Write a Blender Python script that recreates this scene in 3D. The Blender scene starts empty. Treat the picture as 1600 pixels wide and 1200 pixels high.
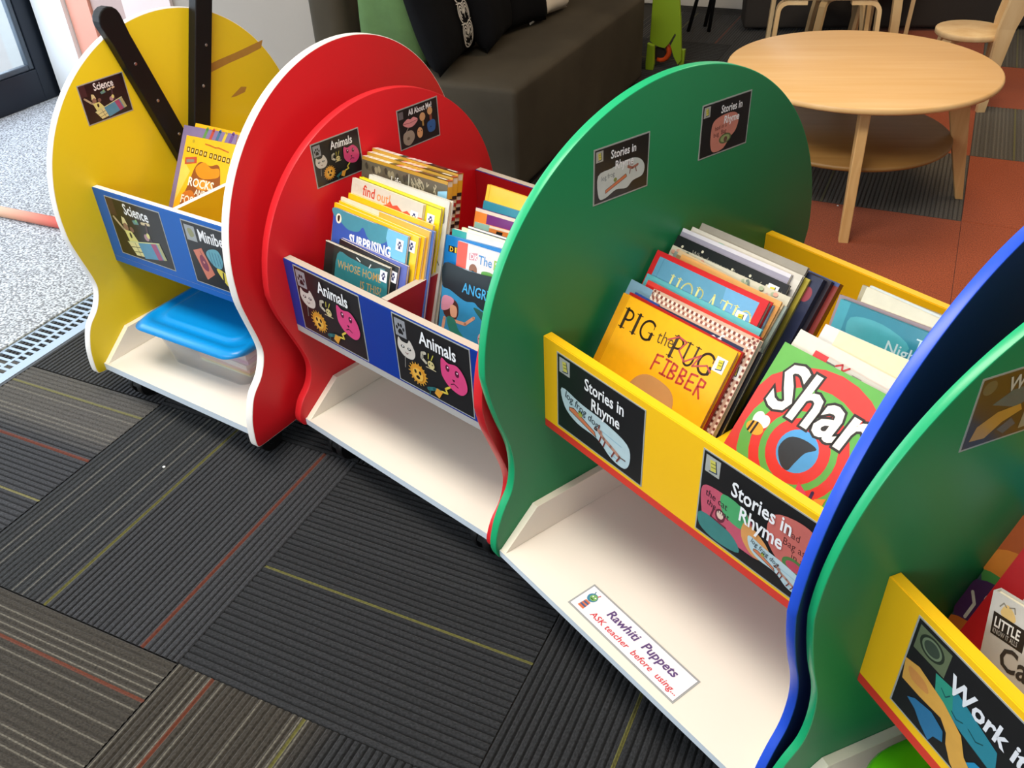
import bpy, bmesh, math, random
from mathutils import Vector, Matrix
from mathutils.geometry import tessellate_polygon
random.seed(7)
C = bpy.context.scene
COL = C.collection
PI = math.pi

# ------------------------------------------------------------------ camera, world, lights, exposure
cam_d = bpy.data.cameras.new('camera'); cam = bpy.data.objects.new('camera', cam_d); COL.objects.link(cam)
YAW, PITCH, ROLL, FPX = 2.0358, 0.630, 0.049, 1379.73
_f = Vector((math.cos(YAW)*math.cos(PITCH), math.sin(YAW)*math.cos(PITCH), -math.sin(PITCH)))
_r = Vector((math.sin(YAW), -math.cos(YAW), 0)); _d = _f.cross(_r)
_r2 = _r*math.cos(ROLL)+_d*math.sin(ROLL); _d2 = _d*math.cos(ROLL)-_r*math.sin(ROLL)
cam.matrix_world = Matrix(((_r2.x, -_d2.x, -_f.x, 1.1081), (_r2.y, -_d2.y, -_f.y, -0.6784), (_r2.z, -_d2.z, -_f.z, 1.4449), (0, 0, 0, 1)))
cam_d.sensor_fit = 'HORIZONTAL'; cam_d.sensor_width = 36.0; cam_d.lens = FPX/1600*36.0; cam_d.clip_start = 0.02
C.camera = cam
C.view_settings.view_transform = 'Standard'; C.view_settings.look = 'None'
C.view_settings.gamma = 1.0; C.view_settings.use_curve_mapping = False
C.view_settings.exposure = 0.0
C.cycles.use_denoising = True
C.cycles.max_bounces = 6; C.cycles.diffuse_bounces = 4; C.cycles.glossy_bounces = 3; C.cycles.transparent_max_bounces = 8; C.cycles.transmission_bounces = 6
C.cycles.caustics_reflective = False; C.cycles.caustics_refractive = False

W = bpy.data.worlds.new('sky'); C.world = W; W.use_nodes = True
_bg = W.node_tree.nodes['Background']; _bg.inputs[0].default_value = (0.90, 0.95, 1.0, 1); _bg.inputs[1].default_value = 1.9

def area(name, loc, target, sx, sy, power, col):
    d = bpy.data.lights.new(name, 'AREA'); d.shape = 'RECTANGLE'; d.size = sx; d.size_y = sy; d.energy = power; d.color = col
    o = bpy.data.objects.new(name, d); COL.objects.link(o); o.location = loc
    o.rotation_euler = (Vector(target)-Vector(loc)).to_track_quat('-Z', 'Y').to_euler(); return o
area('daylight_through_door', (-3.05, 0.9, 1.25), (0, 0.9, 0.2), 3.2, 2.2, 72, (0.86, 0.93, 1.0))
area('daylight_through_front_windows', (-0.9, -3.0, 1.9), (-0.1, 1.0, 0.5), 3.6, 0.8, 46, (0.86, 0.93, 1.0))
area('ceiling_light_over_table', (1.3, 3.2, 2.6), (1.3, 3.2, 0), 1.2, 0.6, 34, (1.0, 0.78, 0.52))
area('ceiling_light_over_shelves', (0.15, 0.1, 2.6), (0.2, 0.45, 0), 2.2, 0.8, 80, (1.0, 0.93, 0.82))

# ------------------------------------------------------------------ materials
def lin(c):
    if isinstance(c, str):
        c = c.lstrip('#'); c = ''.join(q*2 for q in c) if len(c) == 3 else c; c = tuple(int(c[i:i+2], 16)/255 for i in (0, 2, 4))
    return tuple(((v+0.055)/1.055)**2.4 if v > 0.04045 else v/12.92 for v in c)
_mc = {}
def mat(name, col, rough=0.5, metal=0.0, bump=0.0, bscale=200, var=0.06, vscale=6, spec=0.5, coat=0.0, stretch=None, trans=0.0):
    if name in _mc: return _mc[name]
    m = bpy.data.materials.new(name); m.use_nodes = True; nt = m.node_tree; b = nt.nodes['Principled BSDF']
    L = nt.links.new
    b.inputs['Roughness'].default_value = rough; b.inputs['Metallic'].default_value = metal
    b.inputs['Specular IOR Level'].default_value = spec; b.inputs['Coat Weight'].default_value = coat
    b.inputs['Transmission Weight'].default_value = trans
    tc = nt.nodes.new('ShaderNodeTexCoord'); mp = nt.nodes.new('ShaderNodeMapping'); L(tc.outputs['Object'], mp.inputs['Vector'])
    if stretch: mp.inputs['Scale'].default_value = stretch
    n = nt.nodes.new('ShaderNodeTexNoise'); n.inputs['Scale'].default_value = vscale; n.inputs['Detail'].default_value = 4
    L(mp.outputs[0], n.inputs['Vector'])
    mx = nt.nodes.new('ShaderNodeMix'); mx.data_type = 'RGBA'
    c = lin(col); lo = tuple(v*(1-var) for v in c)+(1,); hi = tuple(min(1, v*(1+var)) for v in c)+(1,)
    mx.inputs['A'].default_value = lo; mx.inputs['B'].default_value = hi
    L(n.outputs['Fac'], mx.inputs['Factor']); L(mx.outputs['Result'], b.inputs['Base Color'])
    if bump:
        n2 = nt.nodes.new('ShaderNodeTexNoise'); n2.inputs['Scale'].default_value = bscale; n2.inputs['Detail'].default_value = 3
        L(mp.outputs[0], n2.inputs['Vector'])
        bp = nt.nodes.new('ShaderNodeBump'); bp.inputs['Strength'].default_value = bump; bp.inputs['Distance'].default_value = 0.004
        L(n2.outputs['Fac'], bp.inputs['Height']); L(bp.outputs[0], b.inputs['Normal'])
    _mc[name] = m; return m
def print_mat(name, rough, coat=0.0):
    m = bpy.data.materials.new(name); m.use_nodes = True; nt = m.node_tree; b = nt.nodes['Principled BSDF']
    a = nt.nodes.new('ShaderNodeAttribute'); a.attribute_name = 'ink'
    n = nt.nodes.new('ShaderNodeTexNoise'); n.inputs['Scale'].default_value = 60
    tc = nt.nodes.new('ShaderNodeTexCoord'); nt.links.new(tc.outputs['Object'], n.inputs['Vector'])
    mr = nt.nodes.new('ShaderNodeMapRange'); mr.inputs['To Min'].default_value = 0.9; mr.inputs['To Max'].default_value = 1.08
    nt.links.new(n.outputs['Fac'], mr.inputs['Value'])
    v = nt.nodes.new('ShaderNodeVectorMath'); v.operation = 'SCALE'
    nt.links.new(a.outputs['Color'], v.inputs[0]); nt.links.new(mr.outputs[0], v.inputs['Scale'])
    nt.links.new(v.outputs[0], b.inputs['Base Color']); b.inputs['Roughness'].default_value = rough
    b.inputs['Coat Weight'].default_value = coat; b.inputs['Coat Roughness'].default_value = 0.12
    return m
INK = print_mat('printed_ink', 0.38)
GLOSS = print_mat('laminated_print', 0.32, 0.25)
WHITE = mat('white_laminate', '#efe9df', 0.42, var=0.03)
PAPER = mat('book_pages', '#e6dcc4', 0.9, var=0.10, vscale=700, stretch=(1, 12, 0.05))
BLACKP = mat('black_plastic', '#101112', 0.45, var=0.1)

# ------------------------------------------------------------------ mesh helpers
def link(name, bm, mats, parent=None, smooth=False, ink=False):
    me = bpy.data.meshes.new(name); bm.normal_update(); bm.to_mesh(me); bm.free()
    for m in (mats if isinstance(mats, (list, tuple)) else [mats]): me.materials.append(m)
    if smooth:
        for p in me.polygons: p.use_smooth = True
    o = bpy.data.objects.new(name, me); COL.objects.link(o)
    if parent is not None: o.parent = parent
    return o
def tag(o, label=None, cat=None, group=None, kind=None):
    if label: o['label'] = label
    if cat: o['category'] = cat
    if group: o['group'] = group
    if kind: o['kind'] = kind
    return o
def empty(name, loc=(0, 0, 0), rz=0.0, label=None, cat=None, group=None):
    o = bpy.data.objects.new(name, None); COL.objects.link(o); o.location = loc; o.rotation_euler = (0, 0, rz); o.empty_display_size = 0.05
    return tag(o, label, cat, group)
def box(bm, x0, x1, y0, y1, z0, z1, mi=0, bev=0.0):
    vs = [bm.verts.new((x, y, z)) for z in (z0, z1) for y in (y0, y1) for x in (x0, x1)]
    fs = [bm.faces.new([vs[i] for i in q]) for q in ((0, 2, 3, 1), (4, 5, 7, 6), (0, 1, 5, 4), (1, 3, 7, 5), (3, 2, 6, 7), (2, 0, 4, 6))]
    for f in fs: f.material_index = mi
    if bev:
        es = list({e for f in fs for e in f.edges})
        r = bmesh.ops.bevel(bm, geom=es, offset=bev, segments=2, affect='EDGES', profile=0.5)
        for f in r['faces']: f.material_index = mi
    return fs
def prism(bm, pts, axis, a, b, mi_face=0, mi_edge=0, bev=0.0):
    """pts: 2D outline; extruded along axis ('u': pts are (y,z); 'y': pts are (x,z); 'z': pts are (x,y)) from a to b."""
    def P(p, t):
        return {'u': (t, p[0], p[1]), 'y': (p[0], t, p[1]), 'z': (p[0], p[1], t)}[axis]
    A = [bm.verts.new(P(p, a)) for p in pts]; B = [bm.verts.new(P(p, b)) for p in pts]
    n = len(pts); fa = bm.faces.new(A); fb = bm.faces.new(B); caps = [fa, fb]; sides = []
    for i in range(n):
        f = bm.faces.new((A[i], A[(i+1) % n], B[(i+1) % n], B[i])); f.material_index = mi_edge; sides.append(f)
    for f in caps: f.material_index = mi_face
    bmesh.ops.recalc_face_normals(bm, faces=caps+sides)
    if bev:
        es = list({e for f in caps for e in f.edges})
        r = bmesh.ops.bevel(bm, geom=es, offset=bev, segments=2, affect='EDGES', profile=0.5)
        for f in r['faces']: f.material_index = mi_edge
    return caps, sides
def cyl(bm, p0, p1, r0, r1=None, n=16, mi=0, cap=True):
    p0, p1 = Vector(p0), Vector(p1); r1 = r0 if r1 is None else r1
    d = (p1-p0).normalized(); a = d.orthogonal().normalized(); b = d.cross(a)
    A = [bm.verts.new(p0+(a*math.cos(2*PI*i/n)+b*math.sin(2*PI*i/n))*r0) for i in range(n)]
    B = [bm.verts.new(p1+(a*math.cos(2*PI*i/n)+b*math.sin(2*PI*i/n))*r1) for i in range(n)]
    for i in range(n):
        f = bm.faces.new((A[i], A[(i+1) % n], B[(i+1) % n], B[i])); f.material_index = mi; f.smooth = True
    if cap:
        for L_ in (A[::-1], B):
            f = bm.faces.new(L_); f.material_index = mi
def tube(bm, pts, r, n=10, mi=0, flat=None):
    """swept tube; r number or (width, thickness) for a flat strip with flat = width direction"""
    pts = [Vector(p) for p in pts]; rings = []
    for i, p in enumerate(pts):
        d = (pts[min(i+1, len(pts)-1)]-pts[max(i-1, 0)]).normalized()
        if flat is not None:
            a = Vector(flat).normalized(); b = d.cross(a).normalized()
            w, t = r[i] if isinstance(r, list) else r; ring = [p+a*w*sx+b*t*sy for sx, sy in ((.5, .5), (-.5, .5), (-.5, -.5), (.5, -.5))]
        else:
            a = d.orthogonal().normalized() if i == 0 else (pa-d*pa.dot(d)).normalized(); b = d.cross(a); pa = a
            ring = [p+(a*math.cos(2*PI*k/n)+b*math.sin(2*PI*k/n))*r for k in range(n)]
        rings.append([bm.verts.new(v) for v in ring])
    m = len(rings[0])
    for i in range(len(rings)-1):
        for k in range(m):
            f = bm.faces.new((rings[i][k], rings[i][(k+1) % m], rings[i+1][(k+1) % m], rings[i+1][k])); f.material_index = mi; f.smooth = flat is None
    for L_ in (rings[0][::-1], rings[-1]):
        f = bm.faces.new(L_); f.material_index = mi
def lathe(bm, prof, n=32, mi=0, smooth=True, c=(0, 0)):
    rings = []
    for r, z in prof:
        rings.append([bm.verts.new((c[0]+r*math.cos(2*PI*i/n), c[1]+r*math.sin(2*PI*i/n), z)) for i in range(n)] if r > 1e-6 else [bm.verts.new((c[0], c[1], z))])
    for a, b in zip(rings, rings[1:]):
        for i in range(n):
            j = (i+1) % n
            if len(a) == 1 and len(b) == 1: continue
            if len(a) == 1: f = bm.faces.new((a[0], b[j], b[i]))
            elif len(b) == 1: f = bm.faces.new((a[i], a[j], b[0]))
            else: f = bm.faces.new((a[i], a[j], b[j], b[i]))
            f.material_index = mi; f.smooth = smooth
def rrect(w, h, r, n=5):
    out = []
    for cx, cy, a0 in ((w/2-r, h/2-r, 0), (-w/2+r, h/2-r, PI/2), (-w/2+r, -h/2+r, PI), (w/2-r, -h/2+r, 1.5*PI)):
        for i in range(n+1): out.append((cx+r*math.cos(a0+i*PI/2/n), cy+r*math.sin(a0+i*PI/2/n)))
    return out

# ------------------------------------------------------------------ flat print: shapes and lettering laid on a surface
_tx = {}
def text_polys(s, off=0.0):
    k = (s, off)
    if k in _tx: return _tx[k]
    cu = bpy.data.curves.new('lettering', 'FONT'); cu.body = s; cu.size = 1.0; cu.offset = off; cu.resolution_u = 2; cu.fill_mode = 'FRONT'
    ob = bpy.data.objects.new('lettering', cu); me = ob.to_mesh()
    vs = [(v.co.x, v.co.y) for v in me.vertices]; fs = [tuple(p.vertices) for p in me.polygons]
    ob.to_mesh_clear(); bpy.data.objects.remove(ob); bpy.data.curves.remove(cu)
    x1 = max((v[0] for v in vs), default=1)
    _tx[k] = (vs, fs, x1); return _tx[k]
# a small thick-and-thin serif alphabet: strokes (points, weight) in a box of height 1
def _arc(cx, cy, rx, ry, a0, a1, n=12):
    return [(cx+rx*math.cos(math.radians(a0+(a1-a0)*i/n)), cy+ry*math.sin(math.radians(a0+(a1-a0)*i/n))) for i in range(n+1)]
T_, N_, S_ = 0.13, 0.05, 0.035
SERIF = {
 'P': (0.62, [([(.16, 0), (.16, 1)], T_), ([(.16, .97), (.3, .97)]+_arc(.3, .72, .24, .25, 90, -90)+[(.16, .47)], .08), ([(0, .02), (.34, .02)], S_), ([(0, .98), (.2, .98)], S_)]),
 'I': (0.36, [([(.16, 0), (.16, 1)], T_), ([(0, .02), (.32, .02)], S_), ([(0, .98), (.32, .98)], S_)]),
 'G': (0.78, [(_arc(.4, .5, .36, .48, 48, 312, 20), .09), ([(.64, .14), (.64, .42)], T_), ([(.46, .42), (.78, .42)], S_), ([(.64, .86), (.66, .66)], S_)]),
 'U': (0.74, [([(.14, 1), (.14, .3)]+_arc(.36, .3, .22, .29, 180, 360)+[(.58, 1)], .08), ([(0, .98), (.3, .98)], S_), ([(.46, .98), (.72, .98)], S_)]),
 'H': (0.82, [([(.15, 0), (.15, 1)], T_), ([(.62, 0), (.62, 1)], T_), ([(.15, .52), (.62, .52)], N_), ([(0, .02), (.3, .02)], S_), ([(.46, .02), (.78, .02)], S_), ([(0, .98), (.3, .98)], S_), ([(.46, .98), (.78, .98)], S_)]),
 'O': (0.84, [(_arc(.4, .5, .36, .48, 0, 360, 28), .09)]),
 'R': (0.74, [([(.15, 0), (.15, 1)], T_), ([(.15, .97), (.28, .97)]+_arc(.28, .74, .22, .23, 90, -90)+[(.15, .51)], .08), ([(.3, .5), (.62, .02)], .1), ([(0, .02), (.32, .02)], S_), ([(0, .98), (.2, .98)], S_), ([(.55, .02), (.74, .02)], S_)]),
 'A': (0.78, [([(.12, 0), (.36, 1)], N_), ([(.36, 1), (.62, 0)], T_), ([(.2, .33), (.52, .33)], N_), ([(0, .02), (.24, .02)], S_), ([(.48, .02), (.76, .02)], S_)]),
 'T': (0.74, [([(.35, 0), (.35, 1)], T_), ([(.02, .96), (.68, .96)], N_), ([(.03, .98), (.03, .78)], S_), ([(.67, .98), (.67, .78)], S_), ([(.2, .02), (.5, .02)], S_)]),
}
class Print:
    """collects coloured flat shapes on a plane with origin at the top-left corner; x right, y down, both 0..1"""
    def __init__(s, bm, O, ex, ey, mi, lift=0.00005):
        s.bm = bm; s.O = Vector(O); s.W = Vector(ex).length; s.H = Vector(ey).length
        s.ex = Vector(ex).normalized(); s.ey = Vector(ey).normalized(); s.n = s.ey.cross(s.ex).normalized()
        s.mi = mi; s.z = lift; s.lift = lift
        s.ink = bm.loops.layers.float_color.get('ink') or bm.loops.layers.float_color.new('ink')
    def poly(s, vs, faces, col):
        c = lin(col)+(1,)
        V = [s.bm.verts.new(s.O+s.ex*x+s.ey*y+s.n*s.z) for x, y in vs]
        for f in faces:
            try: F = s.bm.faces.new([V[i] for i in f])
            except ValueError: continue
            F.normal_update()
            if F.normal.dot(s.n) < 0: F.normal_flip()
            F.material_index = s.mi
            for l in F.loops: l[s.ink] = c
    def outline(s, pts, col):      # pts in metres
        tri = tessellate_polygon([[Vector((p[0], p[1], 0)) for p in pts]])
        s.poly(pts, tri, col)
    def stroke(s, pts, w, col):
        pts = [Vector(p) for p in pts]; Q = []; F = []
        for i in range(len(pts)-1):
            a, b = pts[i], pts[i+1]; d = b-a
            if d.length < 1e-7: continue
            d = d.normalized(); m = Vector((-d.y, d.x))*w/2
            k = len(Q); Q += [a+m, b+m, b-m, a-m]; F.append((k, k+1, k+2, k+3))
        if w > 0.0012:
            for p in pts:
                k = len(Q); Q += [p+Vector((math.cos(j*PI/4), math.sin(j*PI/4)))*w/2 for j in range(8)]; F.append(tuple(range(k, k+8)))
        s.poly([(q.x, q.y) for q in Q], F, col)
    def draw(s, items, flat=False):
        W, H = s.W, s.H
        for it in items:
            if it[0] == 'g':
                s.z += s.lift; s.draw(it[1], True); continue
            if not flat: s.z += s.lift
            k = it[0]
            if k == 'r':
                _, x0, y0, x1, y1, c = it; s.poly([(x0*W, y0*H), (x1*W, y0*H), (x1*W, y1*H), (x0*W, y1*H)], [(0, 1, 2, 3)], c)
            elif k == 'c':      # circle / ellipse, radii in units of height
                _, x, y, rx, ry, c = it; n = 28
                pts = [(x*W+rx*H*math.cos(2*PI*i/n), y*H+ry*H*math.sin(2*PI*i/n)) for i in range(n)]
                pts = [(min(max(p[0], 0), W), min(max(p[1], 0), H)) for p in pts]
                s.poly(pts, [tuple(range(n))], c)
            elif k == 'p':
                s.outline([(x*W, y*H) for x, y in it[1]], it[2])
            elif k == 'l':
                s.stroke([(x*W, y*H) for x, y in it[1]], it[2]*H, it[3])
            elif k == 'b':      # soft blob through the given points
                s.outline([(x*W, y*H) for x, y in smooth_loop(it[1])], it[2])
            elif k == 't':
                _, txt, x, y, size, c, o = it
                vs, fs, x1 = text_polys(txt, o.get('off', 0.0))
                sx = size*H*o.get('sx', 1.0); sy = size*H; ca, sa = math.cos(math.radians(o.get('rot', 0))), math.sin(math.radians(o.get('rot', 0)))
                al = {'l': 0, 'c': .5, 'r': 1}[o.get('a', 'l')]; sh = o.get('sh', 0.0)
                pts = []
                for vx, vy in vs:
                    px = (vx-al*x1+sh*vy)*sx; py = -vy*sy
                    pts.append((x*W+px*ca-py*sa, y*H+px*sa+py*ca))
                s.poly(pts, fs, c)
            elif k == 's':      # serif capitals
                _, txt, x, y, size, c, o = it; X = 0; sx = o.get('sx', 1.0)
                ca, sa = math.cos(math.radians(o.get('rot', 0))), math.sin(math.radians(o.get('rot', 0)))
                for ch in txt:
                    adv, st = SERIF[ch]
                    for pts, w in st:
                        q = [((X+a)*size*H*sx, -b*size*H) for a, b in pts]
                        s.stroke([(x*W+px*ca-py*sa, y*H+px*sa+py*ca) for px, py in q], w*size*H*o.get('w', 1.0), c)
                    X += adv+o.get('gap', .06)
def smooth_loop(pts, n=4):
    out = []; m = len(pts)
    for i in range(m):
        p0, p1, p2, p3 = (Vector(pts[(i+k) % m]) for k in (-1, 0, 1, 2))
        for j in range(n):
            t = j/n
            q = 0.5*((2*p1)+(p2-p0)*t+(2*p0-5*p1+4*p2-p3)*t*t+(3*p1-p0-3*p2+p3)*t**3); out.append((q.x, q.y))
    return out

# ------------------------------------------------------------------ artwork of the laminated sign cards
BK = '#1b1b1d'; WT = '#eef1f4'
B_ = {'off': .018, 'sx': .74, 'a': 'c'}
def icon_book(x, y, s=1.0):
    return [('r', x, y, x+.13*s, y+.2*s, '#a7aaa4'), ('p', [(x+.035*s, y+.04*s), (x+.085*s, y+.03*s), (x+.1*s, y+.15*s), (x+.05*s, y+.165*s)], '#c9c25a'),
            ('l', [(x+.04*s, y+.175*s), (x+.105*s, y+.16*s), (x+.088*s, y+.03*s)], .012*s, '#20304a'),
            ('l', [(x+.05*s, y+.075*s), (x+.085*s, y+.068*s)], .01*s, '#6d7540'), ('l', [(x+.055*s, y+.115*s), (x+.09*s, y+.108*s)], .01*s, '#6d7540')]
def paw(x, y, s, col, bg=None, asp=1.36):
    o = [('r', x-.062*s, y-.105*s, x+.062*s, y+.115*s, bg)] if bg else []
    o += [('b', [(x-.034*s, y+.055*s), (x-.018*s, y+.012*s), (x, y-.002*s), (x+.018*s, y+.012*s), (x+.034*s, y+.055*s), (x+.018*s, y+.08*s), (x, y+.07*s), (x-.018*s, y+.08*s)], col)]
    for dx, dy in ((-.043, -.005), (-.016, -.05), (.016, -.05), (.043, -.005)): o.append(('c', x+dx*s, y+dy*s, .017*s, .027*s, col))
    return o
def rhyme_title(x=.56, y1=.24, y2=.45, s=.22):
    return [('t', 'Stories in', x, y1, s, WT, dict(B_, rot=1)), ('t', 'Rhyme', x+.02, y2, s, WT, dict(B_, rot=1))]
def log_blob(x, y, s):
    q = s*.72; P = lambda L: [(x+a*s, y+b*q) for a, b in L]
    return [('b', P([(0, 0), (.25, .06), (.55, .1), (.8, .22), (.84, .5), (.78, .72), (.62, .7), (.45, .52), (.2, .5), (.04, .34)]), '#b7cfd6'),
            ('l', P([(.1, .2), (.3, .2)]), .012*s, '#8fb6c8'), ('l', P([(.6, .62), (.7, .64)]), .014*s, '#8fb6c8'), ('l', P([(.5, .3), (.74, .34)]), .012*s, '#8fb6c8'),
            ('p', P([(.1, .28), (.16, .25), (.42, .42), (.44, .5), (.1, .34)]), '#cf7b55'), ('l', P([(.1, .28), (.16, .25), (.42, .42), (.44, .5), (.1, .34), (.1, .28)]), .01*s, '#3a2a22'),
            ('c', x+.24*s, y+.27*q, .035*s, .04*s, '#9aa84a'), ('c', x+.225*s, y+.235*q, .014*s, .014*s, '#35401c'), ('c', x+.255*s, y+.235*q, .014*s, .014*s, '#35401c'),
            ('l', P([(.48, .36), (.53, .42), (.62, .48), (.72, .56)]), .05*s, '#b98a78'), ('l', P([(.5, .42), (.48, .54)]), .02*s, '#7c3c36'), ('l', P([(.55, .46), (.53, .58)]), .02*s, '#7c3c36'),
            ('l', P([(.66, .54), (.63, .66)]), .02*s, '#7c3c36'), ('l', P([(.72, .58), (.69, .68)]), .02*s, '#7c3c36'), ('l', P([(.43, .33), (.5, .33)]), .045*s, '#b98a78'), ('l', P([(.47, .28), (.48, .22)]), .02*s, '#7c3c36'), ('l', P([(.42, .35), (.45, .35)]), .02*s, '#3a2a22'), ('l', P([(.72, .55), (.79, .55)]), .016*s, '#5b3a30'),
            ('t', 'log frog dog', x+.04*s, y+.13*q, .15*s, '#2f3a44', {'sx': .8, 'rot': 13})]
A_RHYME1 = [('r', 0, 0, 1, 1, BK)]+icon_book(.02, .03)+log_blob(.05, .43, .98)+rhyme_title()
A_RHYME1H = [('r', 0, 0, 1, 1, BK)]+icon_book(.02, .03)+[('b', [(.06, .48), (.3, .42), (.5, .38), (.7, .36), (.86, .44), (.94, .6), (.9, .76), (.72, .8), (.6, .9), (.4, .86), (.2, .95), (.08, .9)], '#c2cbc8'),
    ('t', 'log frog', .12, .6, .13, '#50606a', {'sx': .8, 'rot': -4}), ('p', [(.2, .86), (.2, .8), (.58, .62), (.6, .68)], '#d0764e'), ('l', [(.2, .86), (.2, .8), (.58, .62), (.6, .68), (.2, .86)], .01, '#3a2a22'),
    ('c', .38, .66, .04, .04, '#7d8a4a'), ('l', [(.62, .5), (.7, .55), (.8, .52)], .05, '#a5685a'), ('l', [(.66, .56), (.65, .64)], .018, '#6a352c'), ('l', [(.76, .55), (.78, .64)], .018, '#6a352c'), ('t', 'dog', .6, .48, .12, '#8a5a48', {'sx': .8, 'rot': -6})]+rhyme_title(.52, .24, .46)
A_RHYME2H = [('r', 0, 0, 1, 1, BK)]+icon_book(.02, .03)+[('b', [(.24, .36), (.45, .28), (.68, .3), (.78, .44), (.74, .66), (.62, .78), (.5, .95), (.3, .97), (.22, .84), (.2, .6)], '#c98272'),
    ('c', .52, .76, .17, .1, '#5f6b45'), ('c', .52, .76, .13, .07, '#93a06a'), ('c', .53, .78, .05, .055, '#6a4a3c'),
    ('t', 'had in a', .28, .55, .13, '#5a2e2c', {'sx': .8, 'rot': -4}), ('t', 'bug  Bag', .26, .67, .13, '#5a2e2c', {'sx': .8, 'rot': -4})]+rhyme_title(.6, .24, .46, .21)
A_RHYME2 = [('r', 0, 0, 1, 1, BK)]+icon_book(.02, .03)+[('b', [(.02, .42), (.18, .36), (.42, .4), (.5, .58), (.62, .72), (.56, .84), (.36, .86), (.1, .9), (.03, .7)], '#c0566c'),
    ('b', [(.2, .36), (.42, .4), (.4, .62), (.22, .58)], '#4da56a'), ('b', [(.42, .5), (.6, .6), (.66, .76), (.52, .84), (.4, .7)], '#d89a5a'), ('b', [(.03, .74), (.3, .76), (.4, .92), (.2, .98), (.03, .92)], '#3f7f7c'),
    ('c', .2, .64, .06, .08, '#6a2c3c'), ('c', .2, .63, .04, .05, '#e3c9b8'), ('l', [(.14, .6), (.12, .72), (.26, .74)], .02, '#6a2c3c'), ('t', 'the cat', .05, .5, .12, '#3a2430', {'sx': .8, 'rot': 6}), ('t', 'the mat', .07, .6, .11, '#3a2430', {'sx': .8, 'rot': 6}),
    ('b', [(.62, .2), (.84, .1), (.98, .2), (.99, .6), (.9, .78), (.74, .7), (.6, .5)], '#c56a62'), ('t', 'had', .74, .32, .12, '#5a2e2c', {'sx': .8}), ('t', 'Bag as', .72, .44, .12, '#5a2e2c', {'sx': .8}), ('t', 'in a', .8, .55, .12, '#5a2e2c', {'sx': .8}),
    ('c', .84, .62, .13, .09, '#4f7a44'), ('c', .84, .62, .09, .055, '#b8485a')]+log_blob(.46, .62, .56)+rhyme_title(.52, .3, .52, .24)
def animals(ts=.24):
    o = [('r', 0, 0, 1, 1, BK), ('r', .02, .04, .17, .3, '#8d9096')]+paw(.095, .18, 1.05, '#17181a')
    o += [('b', [(.05, .32), (.09, .36), (.17, .36), (.21, .3), (.27, .46), (.22, .58), (.1, .58), (.03, .47)], '#c9c3bb'), ('c', .1, .44, .035, .022, '#222'), ('c', .19, .44, .035, .022, '#222'), ('c', .1, .435, .012, .012, '#eee'), ('c', .19, .435, .012, .012, '#eee'), ('l', [(.12, .58), (.1, .76)], .012, '#8f8a84'), ('l', [(.13, .51), (.15, .53), (.17, .51)], .01, '#7a4b4b')]
    o += [('c', .28, .76, .145, .145, '#d8952e')]+[('l', [(.28+.1*math.cos(a*PI/9), .76+.136*math.sin(a*PI/9)), (.28+.125*math.cos(a*PI/9), .76+.17*math.sin(a*PI/9))], .016, '#d9a43c') for a in range(18)]
    o += [('c', .28, .77, .1, .1, '#e3b04a'), ('c', .25, .73, .022, .03, '#2a1c10'), ('c', .315, .73, .022, .03, '#2a1c10'), ('c', .28, .81, .035, .028, '#2a1c10')]
    o += [('b', [(.62, .5), (.64, .3), (.72, .34), (.84, .32), (.93, .44), (.95, .62), (.86, .74), (.72, .7), (.64, .6)], '#d2447c'), ('c', .71, .42, .035, .05, '#5a1436'), ('c', .83, .44, .035, .05, '#5a1436'), ('c', .715, .405, .012, .012, '#f2d6e2'), ('c', .835, .425, .012, .012, '#f2d6e2'), ('p', [(.76, .55), (.8, .55), (.78, .59)], '#3a0e22'), ('l', [(.74, .64), (.78, .61), (.83, .64)], .012, '#3a0e22')]
    o += [('l', [(.42, .36), (.38, .38), (.37, .46), (.42, .5)], .045, '#ccc6b4'), ('l', [(.38, .4), (.37, .47)], .012, '#3a3a3a'), ('c', .49, .5, .06, .06, '#cdbf86'), ('l', [(.46, .42), (.47, .34)], .014, '#c8c04a'), ('l', [(.5, .42), (.53, .34)], .014, '#c8c04a'), ('c', .47, .49, .012, .012, '#222'), ('c', .51, .49, .012, .012, '#222'), ('l', [(.42, .56), (.55, .56)], .01, '#d7c9a0')]
    o += [('l', [(.72, .7), (.66, .76), (.68, .82), (.58, .84)], .03, '#d8c24a'), ('l', [(.42, .9), (.5, .86), (.58, .84)], .055, '#2f6f72'), ('p', [(.54, .82), (.62, .84), (.56, .97), (.5, .92)], '#d79a35'), ('l', [(.44, .93), (.43, .99)], .014, '#2f6f72')]
    o += [('t', 'Animals', .6, .25, ts, WT, dict(B_, rot=2))]
    return o
A_ANIM = animals(.27)
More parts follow.
